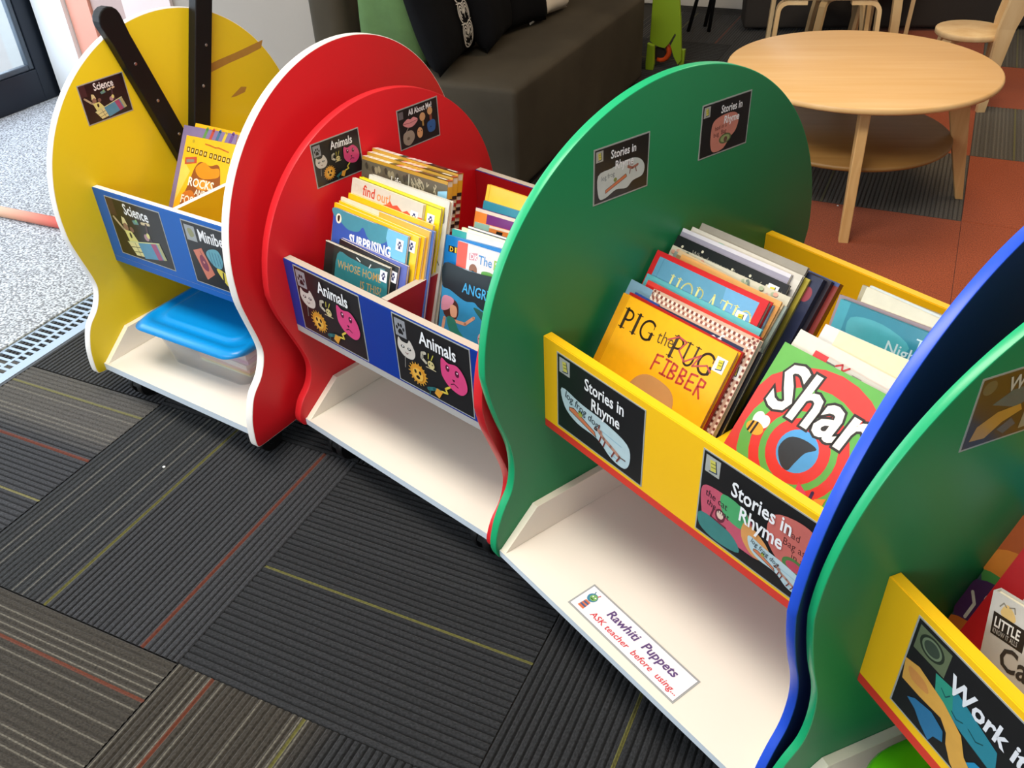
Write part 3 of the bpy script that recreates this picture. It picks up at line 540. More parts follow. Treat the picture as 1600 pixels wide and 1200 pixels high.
def book(key, cov, art, label, back=None, spine=None, edge=None, sticker=None, hard=False, spine_side='l', group=None, topart=None, page=None):
    k, u, v, z, w, roll, lean, h, t = BK_POSE[key]
    h -= .0012+abs(math.sin(math.radians(roll)))*w
    ph = math.radians(lean); ro = math.radians(roll); yaw = U[k]['yaw']
    R = Matrix.Rotation(yaw, 4, 'Z')
    eu = Vector((1, 0, 0)); up = Vector((0, math.sin(ph), math.cos(ph))); nb = Vector((0, math.cos(ph), -math.sin(ph)))
    ex = eu*math.cos(ro)+up*math.sin(ro); ez = up*math.cos(ro)-eu*math.sin(ro)
    O = Vector((u, v, z))-ez*h
    M = Matrix(((ex.x, nb.x, ez.x, O.x), (ex.y, nb.y, ez.y, O.y), (ex.z, nb.z, ez.z, O.z), (0, 0, 0, 1)))
    M = Matrix.Translation((U[k]['x'], U[k]['y'], 0)) @ R @ M
    c = .0022 if hard else .0007
    bm = bmesh.new(); ink = bm.loops.layers.float_color.new('ink')
    def cb(x0, x1, y0, y1, z0, z1, col):
        for f in box(bm, x0, x1, y0, y1, z0, z1):
            for l in f.loops: l[ink] = lin(col)+(1,)
    cb(0, w, 0, c, 0, h, edge or cov); cb(0, w, t-c, t, 0, h, back or cov)
    if spine_side == 'l': cb(0, c, c, t-c, 0, h, spine or cov)
    elif spine_side == 'r': cb(w-c, w, c, t-c, 0, h, spine or cov)
    else: cb(0, w, c, t-c, h-c, h, spine or cov)
    p = Print(bm, (0, -.0001, h), (w, 0, 0), (0, 0, -h), 0); p.draw([('r', 0, 0, 1, 1, cov)]+art)
    if topart: Print(bm, (0, t, h+.0001), (w, 0, 0), (0, -t, 0), 0).draw([(*i,) for i in topart])
    o = link('picture_book', bm, GLOSS); o.matrix_world = M
    tag(o, label, 'book', group or {1: 'books in the yellow and red bin', 2: 'books in the all-red bin', 3: 'books in the green and blue bin', 4: 'books in the green bin at the photo edge'}[k])
    m = .003 if hard else .0008
    bm = bmesh.new(); box(bm, c if spine_side == 'l' else m, w-(c if spine_side == 'r' else m), c, t-c, m, h-(c if spine_side == 't' else m)); link('page_block', bm, page or PAPER, o)
    if sticker: {'paw': sticker_paw, 'book': sticker_book}[sticker[0]](o, w, h, sticker[1]*w-.011, h-sticker[2]-.022)
    return o
BT = {'off': .016, 'sx': .85}
# --- green and blue bin, first compartment, front to back
book('3pig', '#f0ae14', [('r', 0, 0, .055, 1, '#dd9a10'), ('l', [(.06, 0), (.06, 1)], .004, '#c98c10'),
    ('s', 'PIG', .075, .222, .138, '#33230f', {'sx': 1.22, 'w': 1.35}), ('t', 'the', .415, .195, .13, '#55431c', {'sx': .85, 'rot': -3}),
    ('s', 'PUG', .535, .236, .145, '#3c2b1a', {'sx': 1.14, 'w': 1.3}), ('l', [(.5, .14), (.57, .09), (.64, .1), (.61, .17), (.68, .22), (.78, .13), (.75, .22), (.85, .17), (.89, .2)], .012, '#b04a4a')]+
    [('g', [('l', [(x+a*.058, .262+b*.104) for a, b in st], .0145, '#b5392c') for x, L_ in zip((.470, .548, .612, .690, .768, .846), ('F', 'I', 'B', 'B', 'E', 'R')) for st in {
     'F': ([(.1, 0), (.05, 1.05)], [(.05, .04), (.95, -.04)], [(.1, .5), (.8, .46)]), 'I': ([(.5, 0), (.46, 1)], [(.1, 0), (.9, 0)], [(.05, 1), (.9, 1)]), 'B': ([(.12, 0), (.1, 1), (.8, .92), (.88, .68), (.15, .5), (.8, .36), (.75, .06), (.12, 0)],),
     'E': ([(.95, -.04), (.1, .02), (.05, 1), (.95, .96)], [(.1, .5), (.8, .46)]), 'R': ([(.08, 1.1), (.12, 0), (.85, .08), (.85, .4), (.15, .5), (.9, 1.15)],)}[L_]])]+
    [('b', [(.38, .5), (.46, .42), (.58, .41), (.7, .44), (.76, .54), (.78, .8), (.74, 1), (.36, 1), (.34, .7)], '#b98a55')],
    'yellow hardback with dark serif title and red scrawl, frontmost beside the green panel', back='#e8a512', sticker=('book', .93, .02), hard=True)
book('3red', '#b01c1c', [], 'thin dark red hardback directly behind the front yellow hardback', hard=True)
book('3lblue', '#7fa2b8', [('r', 0, .3, 1, .6, '#88aebb'), ('r', 0, .6, 1, 1, '#7f9f8a')], 'pale sky blue paperback poking out at the green panel behind the yellow hardback')
book('3blue', '#2f4f9e', [], 'thin royal blue paperback wedged behind the dark red hardback')
def lace():
    o = []
    for i in range(46): o.append(('c', .012+.976*i/45, .03, .011, .011, ('#7a3c34', '#efe0d0')[i % 2])); o.append(('c', .012+.976*i/45, .06, .010, .010, ('#efe0d0', '#93564a')[i % 2]))
    for i in range(50):
        for x in (.02, .06, .945, .985): o.append(('c', x, .01+.98*i/49, .009, .009, ('#7a3c34', '#efe0d0')[(i+int(x*100)) % 2]))
    return o
book('3navy', '#c9a994', [('g', lace())]+[('r', .085, .085, .915, 1, '#2d3656'), ('t', 'of', .6, .15, .12, '#e9eaf0', {'sh': .25}), ('l', [(.2, .2), (.5, .13), (.56, .16)], .01, '#e9eaf0')],
    'navy book with a lacy brown and cream border', edge='#b59078', sticker=('book', .93, .05), hard=False)
book('3dark', '#1f2026', [], 'thin black book at the right behind the lacy bordered book')
book('3redt', '#d3201f', [('r', 0, 0, 1, .03, '#e2403a'), ('c', .93, .13, .04, .05, '#c9a27a')], 'bright red hardback behind the lacy bordered book', hard=True, back='#c41c1c')
book('3tealt', '#5fb0b8', [], 'thin turquoise book showing as a strip above the bright red hardback')
book('3hor', '#c42026', [('r', .045, .03, .94, 1, '#5f97b5'), ('l', [(.09, .03), (.09, 1)], .004, '#4f84a2'), ('p', [(.66, .03), (.94, .03), (.94, 1), (.78, .5)], '#6ba3cc'),
    ('s', 'HORATIO', .205, .225, .128, '#d9d68e', {'sx': .9, 'w': .8, 'gap': .04}), ('c', .5, .6, .12, .14, '#3f6f8f')],
    'blue hardback with red border and pale yellow serif capitals', back='#b01c20', sticker=('book', .86, .035), hard=True)
book('3bluegr', '#6f8da6', [('c', .86, .16, .03, .05, '#2a3442')], 'slim blue-grey paperback behind the red bordered blue hardback')
book('3orange', '#d8a25f', [('r', 0, .03, 1, 1, '#c98f50')], 'thin orange-tan paperback in the packed row')
book('3brown', '#c8b08a', [('r', 0, .03, 1, 1, '#9c7f5c')], 'thin tan paperback with brown cover behind the orange-tan one')
book('3greygr', '#8b958e', [('r', 0, .04, 1, 1, '#7e8a82')], 'grey-green paperback with a label at its right corner', sticker=('book', .94, .08))
def floral():
    r = random.Random(3); o = []
    for i in range(80):
        x, y = r.random(), r.random()**2*.4; c = r.choice(['#7f8f74', '#9aa68a', '#b9776a', '#c99a88', '#6e7a70'])
        s = .022
        if x < .03 or x > .96: continue
        o.append(('p', [(x-s*.8, y+.01), (x, y), (x+s*.7, y+.03), (x+.004, y+.055)], c) if i % 2 else ('c', x, y+.02, .016, .012, c))
    return o
book('3floral', '#c4bfac', floral(), 'cream paperback patterned with green leaves and red triangles')
book('3black', '#17171b', [('c', x, y, .008, .008, '#c8c4ae') for x, y in ((.08, .05), (.26, .03), (.33, .12), (.55, .05), (.7, .04), (.85, .05), (.14, .1), (.92, .13))]+[('t', 'Who dreams up the stories for bedtime?', .18, .075, .046, '#8a887e', {'sx': .9})],
    'black picture book with small pale dots and a grey sentence', sticker=('book', .9, .01))
book('3lilac', '#8f8b9c', [('r', 0, 0, 1, .02, '#c9c6cf')], 'lilac-grey paperback right behind the black dotted book')
book('3white', '#c4beb4', [('r', 0, .03, 1, 1, '#c9c4bc'), ('c', .66, .05, .014, .02, '#d98a5a'), ('c', .74, .06, .014, .02, '#c97a9a'), ('c', .3, .03, .03, .012, '#8fb8a8')], 'off-white paperback with small coloured marks near the back of the row')
book('3grey', '#8f897f', [], 'warm grey board-backed book, rearmost of the first row of the yellow trough', hard=True)
book('3olive', '#a89a3c', [], 'thin olive yellow book end beside the rear of the first row', page=mat('olive_edge', '#a39638', .6), spine_side='r')
book('3navyd', '#262c46', [('c', .93, .1, .03, .04, '#8a3440')], 'navy hardback end with a worn top corner, behind the olive one', hard=True, spine_side='r')
book('3blackd', '#221c26', [], 'nearly black hardback end between the navy and the brick red ones', hard=True, spine_side='r')
book('3redbr', '#7a2a24', [('r', 0, 0, 1, .02, '#3a4a7a')], 'brick red hardback end at the rear of the yellow trough', hard=True, spine_side='r')
# --- green and blue bin, second compartment
def rings():
    return [('c', .45, .44, r, r, c) for r, c in ((.42, '#cf3a34'), (.32, '#5fa84a'), (.255, '#d8332c'), (.20, '#5fa84a'), (.165, '#d8332c'))]
book('3shark', '#5fa84a', rings()+[('c', .45, .44, .108, .108, '#4f9bd4'), ('b', [(.335, .47), (.36, .40), (.45, .375), (.55, .385), (.50, .43), (.475, .50), (.46, .545), (.40, .535)], '#2a2c30')]+
    [('t', 'Shark', x, y, .35, c, {'off': f, 'sx': .86, 'rot': 2, 'sh': .08}) for x, y, c, f in ((.08, .31, '#2a2320', .06), (.08, .31, '#f4efe2', .022))]+
    [('c', .12, .40, .03, .04, '#f3efe4'), ('c', .165, .40, .03, .035, '#f3efe4'), ('c', .13, .45, .05, .034, '#e3a52c'), ('l', [(.10, .425), (.095, .475)], .012, '#1d1510'), ('l', [(.13, .42), (.125, .48)], .012, '#1d1510'),
     ('p', [(.56, .56), (.64, .59), (.66, .64), (.58, .65)], '#d83a56'), ('p', [(.76, .56), (.7, .59), (.69, .64), (.76, .65)], '#e28a2c'), ('l', [(.67, .57), (.68, .66)], .016, '#3a2450')],
    'big paperback with red and green rings and chunky white lettering', sticker=None)
book('3photo', '#c4262c', [('r', .12, .0, 1, .16, '#b9b4ac')]+[('r', .12+.11*i, .02+.01*(i % 2), .2+.11*i, .16, ('#5a5652', '#3a3836', '#7a756e')[i % 3]) for i in range(8)]+[('l', [(.2, .02), (.24, .0), (.26, .03), (.3, .0)], .01, '#b5282c')],
    'red paperback with a strip of grey photographs behind the ringed book')
book('3whiteb', '#cfcac0', [('p', [(0, .1), (.35, .26), (.3, .5), (0, .4)], '#4f88b0'), ('t', 'M', .48, .17, .09, '#b8343a', {'off': .0}), ('t', 'M', .72, .19, .09, '#b8343a', {})], 'white paperback with a blue lower corner and small red letters')
book('3cream', '#d2cba8', [('t', 'Goo', .5, .2, .12, '#c9c29c', {'sx': .9})], 'cream yellow paperback with faint lettering')
book('3pale', '#c9c9c6', [('t', 'I', .1, .2, .12, '#2a2a2e', {'off': .03})], 'pale grey-white paperback behind the cream one')
book('3teal', '#2c8096', [('r', 0, 0, .07, 1, '#3f9aac'), ('b', [(.1, .08), (.3, .05), (.5, .12), (.35, .25), (.14, .22)], '#48a0ac'), ('t', 'The', .52, .11, .085, '#bcd4da', {'off': .008}), ('t', 'Night', .36, .19, .1, '#bcd4da', {'off': .008})], 'teal hardback with pale lettering in the second compartment', hard=True)
book('3mauve', '#8f7f86', [], 'mauve-grey paperback pressed behind the teal hardback')
book('3w1', '#d2ceba', [], 'thin white paperback with pale green edge at the rear')
book('3w2', '#c0cace', [], 'thin pale blue-white paperback at the rear')
book('3back', '#a59d84', [], 'beige-grey board book, rearmost in the second compartment', hard=True)
# --- low red bin, first compartment
PW = '#eab40e'
book('2whose', '#22302c', [('r', 0, 0, .14, 1, '#1c2422'), ('b', [(.2, .1), (.4, .08), (.7, .1), (.97, .1), (.98, .9), (.9, .98), (.3, .96), (.2, .6)], '#2f7d85'), ('t', 'WHOSE HOME', .22, .245, .125, '#b5935a', {'sx': .86, 'off': .006, 'rot': -3}), ('t', 'IS THIS?', .59, .36, .12, '#b5935a', {'sx': .86, 'off': .006, 'rot': -3}), ('l', [(.5, .05), (.56, .075)], .012, '#dfe6e2'), ('l', [(.72, .06), (.7, .1)], .014, '#dfe6e2'), ('r', 0, 0, 1, .012, '#d9d4c4')],
    'dark book with tan capitals on a teal patch, frontmost of the red bin', sticker=('paw', .92, .012))
book('2dark2', '#16181a', [('c', .9, .14, .02, .03, '#9a3a34'), ('b', [(.7, .5), (.95, .4), (.95, .9), (.75, .9)], '#3a2f28')], 'black paperback with a paw label behind the dark teal-patched book', sticker=('paw', .94, .012))
book('2per', '#5a66b0', [], 'thin periwinkle blue paperback')
book('2surp', '#2a55a8', [('b', [(.0, .0), (.25, .0), (.5, .0), (.76, .0), (.745, .1), (.62, .155), (.5, .14), (.42, .07), (.36, .12), (.22, .135), (.1, .09), (.0, .055)], '#3d8a9c'), ('p', [(.74, 0), (1, 0), (1, .3), (.8, .2), (.73, .08)], '#6fb7d8'), ('c', .08, .075, .036, .042, '#e6dfc8'), ('b', [(.065, .055), (.095, .05), (.09, .095), (.07, .095)], '#20201e'), ('t', 'SURPRISING', .25, .245, .115, '#eef2f4', {'off': .03, 'sx': .84, 'rot': -3})],
    'blue paperback with a scalloped teal top and white capitals', sticker=('paw', .91, .012))
book('2yel1', PW, [('r', .87, .12, .93, 1, '#3f7a5a'), ('r', .93, 0, 1, 1, '#f2c52a')], 'yellow paperback with a green stripe and paw label, first of the yellow run', sticker=('paw', .935, .012), edge=PW)
book('2yel2', PW, [], 'plain yellow paperback, second of the yellow run', edge=PW)
book('2cream', '#d9cdb2', [('r', .45, .0, 1, 1, '#d6a63a')], 'cream paperback among the yellow run')
book('2blue', '#4a6bb0', [('r', 0, 0, .3, .05, '#d8cdb8')], 'mid blue paperback showing a sloping band among the yellow run')
book('2yel3', PW, [('r', .85, 0, 1, 1, '#e9a712')], 'rear yellow paperback behind the mid blue one', edge=PW)
book('2findout', '#c9c1b0', [('p', [(0, .2), (.3, .15), (.52, .09), (.56, .06), (.6, .085), (.66, .07), (.74, .1), (.8, .08), (.86, .1), (1, .09), (1, 1), (0, 1)], '#cf4a2a'), ('t', 'DK', .04, .085, .075, '#c9bba8', {'off': .02}), ('t', 'find', .17, .09, .1, '#c23a22', {'off': .014, 'sx': .86}), ('t', 'out!', .37, .09, .1, '#d98a4a', {'off': .006, 'sx': .86}), ('t', 'als', .64, .2, .13, '#c9cfd6', {'off': .02, 'sx': .85}), ('t', 'als', .64, .2, .13, '#cf4a2a', {'off': -.012, 'sx': .85})],
    'cream and orange-red paperback with ragged band and paw label', sticker=('paw', .9, .02))
book('2yelB', '#e3d31c', [('l', [(0, .012), (1, .012)], .006, '#8f8a2a'), ('t', 'me', .82, .17, .08, '#1c1c10', {'off': .04}), ('r', .2, .3, 1, 1, '#e2cc18')], 'lemon yellow book taller than the orange-red paperback before it', sticker=('paw', .9, .02), hard=True)
book('2white', '#c8c8c0', [('l', [(.76, .06), (.76, .12)], .006, '#3a3a3a'), ('b', [(.9, .08), (.95, .06), (.97, .14), (.92, .15)], '#77757a'), ('l', [(.82, .24), (.9, .36), (.97, .42)], .006, '#3a4a4a')], 'thick white hardback with thin ink drawings on the cover', hard=True)
TOP = [('r', 0, 0, .33, 1, '#e9e6dd')]+[('c', .05+.065*(i % 4), .25+.25*(i//4), .09, .09, '#3a3a38') for i in range(12)]+[('r', .33, 0, .4, 1, '#3e4636'), ('r', .4, 0, .66, 1, '#c02a2c')]+[('p', [(.41+.06*i, 1), (.45+.06*i, 0), (.485+.06*i, 0), (.445+.06*i, 1)], '#efece4') for i in range(4)]+[('r', .66, 0, .98, 1, '#2e241e'), ('t', 'ANIMAL PRINTS', .68, .75, .75, '#8a3a34', {'sx': .5}), ('r', .86, .3, .96, .7, '#e4ded2'), ('r', .975, 0, 1, 1, '#b02428')]
TOP = [i for i in TOP if i[0] != 't']+[('r', .7, .35, .82, .65, '#7a3630')]
MAM = [('r', 0, 0, 1, .022, '#b48a2a')]
def hide():
    r = random.Random(9); o = []
    for i in range(26):
        x, y = .05+.49*(i % 13)/12+.02*r.random(), .045+.075*(i//13)+.02*r.random(); o.append(('b', [(x-.02, y), (x, y-.018), (x+.022, y+.01), (x+.005, y+.03)], r.choice(['#3a352c', '#57503f', '#8a8064'])))
    for i in range(40):
        x, y = .6+.28*r.random(), .035+.16*r.random(); o.append(('l', [(x, y), (x+.05*r.random(), y+.06*r.random()), (x+.07*r.random()-.02, y+.1*r.random())], .008, '#b3a98c'))
    return o
DOTA = MAM+[('g', hide())]+[('l', [(.57, .03), (.57, .6)], .008, '#b9b6a2'), ('t', 'Life', .36, .125, .075, '#e6e4dc', {'off': .0}), ('p', [(.9, .08), (1, .06), (1, .6), (.9, .6)], '#8fc4de')]
EDGE = [('r', 0, i/14, 1, i/14+.03, ('#17171a', '#a82226')[i % 2]) for i in range(14)]
for i, (kk, lab) in enumerate((('2dots', 'front book of the matching thick trio with spotted spines turned up'), ('2dots2', 'middle book of the matching thick trio with spotted spines turned up'), ('2dots3', 'rear book of the matching thick trio with spotted spines turned up'))):
    o = book(kk, '#5c5646', DOTA, lab, edge='#c8981e', back='#c8981e', spine='#c8981e', sticker=('paw', .94, .05) if i == 0 else None, hard=False, spine_side='t', topart=TOP, page=mat('striped_page_edge', '#d9d2c2', .8))
    k, u, v, z, w, roll, lean, h, t = BK_POSE[kk]
    bm = bmesh.new(); bm.loops.layers.float_color.new('ink')
    Print(bm, (w+.0003, .001, h*.94), (0, t-.002, 0), (0, 0, -h*.75), 0).draw([('r', 0, 0, 1, .1, '#d9a52a')]+[('r', 0, .1+i*.06, 1, .13+i*.06, ('#1b1b1d', '#a82226')[i2 % 2]) for i2, i in enumerate(range(14))])
    link('striped_fore_edge', bm, INK, o)
# --- low red bin, second compartment
book('2angry', '#2f86b4', [('b', [(0, 0), (.3, -.0), (1, 0), (1, .5), (.8, .42), (.5, .34), (.42, .3), (.3, .32), (.1, .26), (0, .24)], '#1d2a30'), ('b', [(.42, .36), (.6, .38), (.85, .5), (1, .5), (1, .62), (.7, .55)], '#2a5a50'),
    ('b', [(.02, .38), (.12, .34), (.22, .38), (.24, .5), (.18, .58), (.06, .54)], '#4a2c28'), ('b', [(.02, .36), (.1, .33), (.17, .36), (.12, .46), (.02, .5)], '#c98aa0'), ('b', [(.13, .42), (.21, .42), (.22, .52), (.15, .53)], '#d3a184'), ('l', [(.2, .57), (.34, .56), (.44, .46)], .035, '#cf9c80'), ('l', [(.07, .58), (.06, .72), (.12, .88)], .04, '#cf9c80'),
    ('b', [(.1, .56), (.2, .55), (.28, .66), (.5, .78), (.62, .82), (.5, .88), (.3, .82), (.16, .7)], '#2c7a6a'), ('p', [(.44, .72), (.58, .72), (.6, .78), (.5, .8)], '#4f9a4a'), ('b', [(.52, .62), (.57, .58), (.62, .66), (.58, .74), (.53, .7)], '#c9a0a4'), ('l', [(.53, .65), (.61, .65)], .012, '#6a3a44'), ('b', [(.72, .62), (.85, .55), (1, .56), (1, .86), (.8, .84)], '#c98f96'), ('b', [(0, .84), (.2, .78), (.34, .9), (.3, 1), (0, 1)], '#2a2348'), ('b', [(.55, .88), (.75, .86), (1, .92), (1, 1), (.5, 1)], '#9a7f5c'),
    ('t', 'ANGRY', .26, .235, .15, '#43a6dc', {'off': .012, 'sx': .8, 'rot': 0}), ('t', 'O', .66, .25, .15, '#43a6dc', {'off': .012, 'sx': .86})],
    'underwater scene paperback with blue lettering, frontmost of the second red bin row')
book('2dk', '#d6d5d6', [('r', 0, 0, .14, 1, '#d95a4c'), ('p', [(.17, .07), (.28, .055), (.285, .115), (.175, .125)], '#c98a96'), ('t', 'DK', .18, .115, .065, '#eee3e6', {'off': .02}), ('t', 'The', .3, .135, .105, '#2f84c4', {'off': .01, 'sx': .9}), ('t', 'Ev', .5, .145, .11, '#8ab84a', {'off': .012}), ('c', .24, .2, .045, .05, '#8a5f48'), ('c', .24, .225, .02, .022, '#33221c'), ('b', [(.36, .19), (.5, .18), (.56, .24), (.4, .25)], '#5a9a48')],
    'white hardback with a coral spine band and coloured words', spine='#d95a4c', hard=True)
book('2die', '#1474b8', [('r', .05, .085, .25, .14, '#1a1c1e'), ('t', 'D', .065, .134, .06, '#e8b82a', {'off': .02}), ('r', .13, .09, .18, .136, '#e8b82a'), ('t', 'I', .147, .132, .055, '#1a1c1e', {'off': .02}), ('r', .195, .09, .245, .136, '#e8b82a'), ('t', 'E', .2, .132, .055, '#1a1c1e', {'off': .02})],
    'plain blue paperback with small yellow and black letters', page=PAPER)
book('2teal', '#cbd0d0', [('r', 0, 0, .17, 1, '#2f9a98')], 'white paperback with a teal left edge')
book('2green', '#c5d0b0', [('r', .08, 0, 1, 1, '#d8dcd0')], 'pale green paperback behind the teal edged one')
book('2navy', '#24284e', [('r', 0, 0, 1, .012, '#e0ddd4')], 'thin navy paperback before the tiger striped one')
book('2tiger', '#d9813c', [('r', 0, 0, .2, 1, '#8fb8ac'), ('r', .2, 0, 1, .02, '#e8dcc8')]+[('p', [(.3+.16*i, .03), (.38+.16*i, .03), (.33+.16*i, .3), (.22+.16*i, .42)], '#1a1512') for i in range(5)], 'orange paperback with black tiger stripes and a mint edge')
book('2purple', '#6a2a72', [('r', 0, 0, .16, 1, '#dd7f35'), ('r', 0, 0, 1, .025, '#d9c8ba'), ('l', [(.3, .22), (.32, .32)], .03, '#7fb0da'), ('l', [(.42, .22), (.44, .34)], .03, '#7fb0da'), ('c', .8, .36, .01, .01, '#c9a04a')], 'purple hardback with an orange left edge and two pale blue ears', hard=True)
book('2teal2', '#2b7f94', [('r', .24, .07, 1, .3, '#c4cccb')], 'teal paperback with a pale grey band')
book('2yellow', '#e9b53a', [('l', [(.04, .0), (.04, 1)], .006, '#c9952a'), ('t', 'Nic', .8, .2, .06, '#c49a3a', {})], 'mustard yellow hardback near the rear board of the red bin', hard=True)
# --- yellow and red bin
book('1rocks', '#f0b524', [('p', [(0, .2), (.2, .3), (.0, .6)], '#f4c95a'), ('b', [(.28, .26), (.38, .2), (.56, .22), (.72, .2), (.8, .3), (.9, .6), (1, .9), (.0, 1), (.12, .6), (.22, .4)], '#8c4a24'), ('b', [(.3, .26), (.44, .2), (.6, .24), (.74, .23), (.76, .3), (.5, .34), (.36, .32)], '#d98a22'), ('b', [(.36, .36), (.6, .35), (.7, .4), (.5, .44), (.36, .42)], '#d9912e'), ('b', [(.14, .5), (.3, .46), (.4, .53), (.2, .58)], '#c9702a')]+
    [('g', [('r', .06+.085*i+.03*(i > 4), .095+.003*i, .12+.085*i+.03*(i > 4), .14+.003*i, '#3a2c14') for i in range(10)]), ('g', [('r', .075+.085*i+.03*(i > 4), .105+.003*i, .105+.085*i+.03*(i > 4), .13+.003*i, '#e8c46a') for i in range(10)])]+
    [('p', [(.06, .19), (.28, .165), (.3, .22), (.07, .25)], '#b84a38'), ('p', [(.09, .205), (.24, .19), (.25, .215), (.1, .232)], '#8a8074'), ('c', .16, .04, .016, .016, '#b09a2a'), ('l', [(.4, .045), (.5, .05), (.6, .06), (.66, .055), (.76, .065), (.86, .075)], .012, '#b8682a'),
     ('t', 'ROCKS', .2, .42, .105, '#f2e9da', {'off': .02, 'sx': .95, 'rot': 1}), ('t', 'AND', .37, .49, .07, '#f2e9da', {'off': .02, 'sx': .95}), ('t', 'FOSSILS', .12, .58, .1, '#f2e9da', {'off': .02, 'sx': .9})],
    'orange-yellow paperback with rock pictures in the yellow bin')
book('1purple', '#7c6e96', [('l', [(.45+.12*i, .0), (.38+.12*i, .14)], .03, ('#5a8a4a', '#b0483c', '#3f6a8a', '#c9b03a', '#6a4a8a')[i]) for i in range(5)], 'lilac book with coloured bars at the top, behind the orange-yellow paperback')
book('1yellow', '#5a2030', [('r', 0, 0, 1, .03, '#e8b020')], 'maroon book with a yellow top edge, rearmost in the yellow bin', edge='#e8b020', back='#e8b020')
# --- green bin cut by the photo edge
book('4little', '#c9c6c0', [('b', [(.07, .13), (.1, .05), (.15, .08), (.17, .14), (.12, .17)], '#d9b878'), ('l', [(.06, .09), (.08, .05), (.1, .07)], .01, '#8a8478'), ('l', [(.12, .06), (.15, .04), (.16, .08)], .01, '#8a8478'), ('p', [(.03, .15), (.25, .155), (.25, .335), (.035, .33)], '#25221f'), ('t', 'LITTLE', .045, .26, .115, '#e6e2da', {'off': .02, 'sx': .62}), ('t', 'KNOW IT ALLS', .045, .315, .06, '#bdb8b0', {'sx': .5}), ('t', 'Ca', .12, .54, .26, '#3a3836', {'off': .02, 'sx': .8}), ('b', [(.36, .42), (.55, .3), (.6, .38), (.44, .5)], '#e2762a'), ('b', [(.42, .46), (.62, .38), (.62, .45), (.48, .52)], '#ecc23a')],
    'pale board book with a black title box, frontmost at the photo edge', hard=True)
book('4red', '#c21f28', [('p', [(.12, .0), (1, .0), (1, .7), (.16, .7)], '#e2d6da'), ('b', [(.2, .3), (.6, .1), (1, .2), (1, .6), (.3, .6)], '#e6c58a')], 'red hardback with a pale pink and cream picture', hard=True)
book('4cartoon', '#3a4a52', [('r', 0, 0, .6, .2, '#3f74b0'), ('b', [(0, .2), (.2, .14), (.4, .3), (.3, .4), (.0, .42)], '#b8582a'), ('b', [(0, .4), (.2, .34), (.4, .42), (.3, .54), (.02, .54)], '#d9802e'), ('c', .12, .44, .02, .024, '#f0e9d8'), ('c', .12, .44, .009, .011, '#201a18'), ('b', [(0, .52), (.2, .5), (.3, .58), (.1, .62)], '#4a8a44'), ('b', [(0, .58), (.24, .54), (.36, .74), (.2, .8), (.0, .78)], '#4a2a58'), ('c', .1, .62, .018, .024, '#e9e4d8'), ('c', .16, .66, .018, .024, '#e9e4d8'), ('l', [(.02, .64), (.06, .68), (.06, .76)], .016, '#d9d4c8'), ('b', [(0, .8), (.2, .76), (.3, .88), (.1, .9)], '#c9702e'), ('b', [(0, .9), (.3, .88), (.3, 1), (0, 1)], '#3a4a3a')],
    'busy cartoon-covered book against the green panel')

# ------------------------------------------------------------------ floor: slab, carpet tiles
TS = .645
bm = bmesh.new(); box(bm, -3.2, 5.0, -3.2, 5.80, -.12, -.0085)
floor = tag(link('floor', bm, mat('screed', '#3a3836', .9)), kind='structure')
def tile_mesh():
    bm = bmesh.new(); n = 42; w = TS-.0012; xs = [(-w/2, -.008)]
    for i in range(n):
        x0 = -w/2+w*i/n; d = w/n
        xs += [(x0+d*.06, -.0026), (x0+d*.26, -.0002), (x0+d*.74, -.0002), (x0+d*.94, -.0026)]
    xs += [(w/2, -.008)]
    A = [bm.verts.new((x, -w/2, z)) for x, z in xs]; B = [bm.verts.new((x, w/2, z)) for x, z in xs]
    for i in range(len(xs)-1): bm.faces.new((A[i], A[i+1], B[i+1], B[i]))
    A2 = [bm.verts.new((x, -w/2, -.008)) for x in (-w/2, w/2)]; B2 = [bm.verts.new((x, w/2, -.008)) for x in (-w/2, w/2)]
    bm.faces.new([A2[0]]+A[1:-1]+[A2[1]][:1]) if False else None
    me = bpy.data.meshes.new('carpet_tile'); bm.normal_update(); bm.to_mesh(me); bm.free(); return me
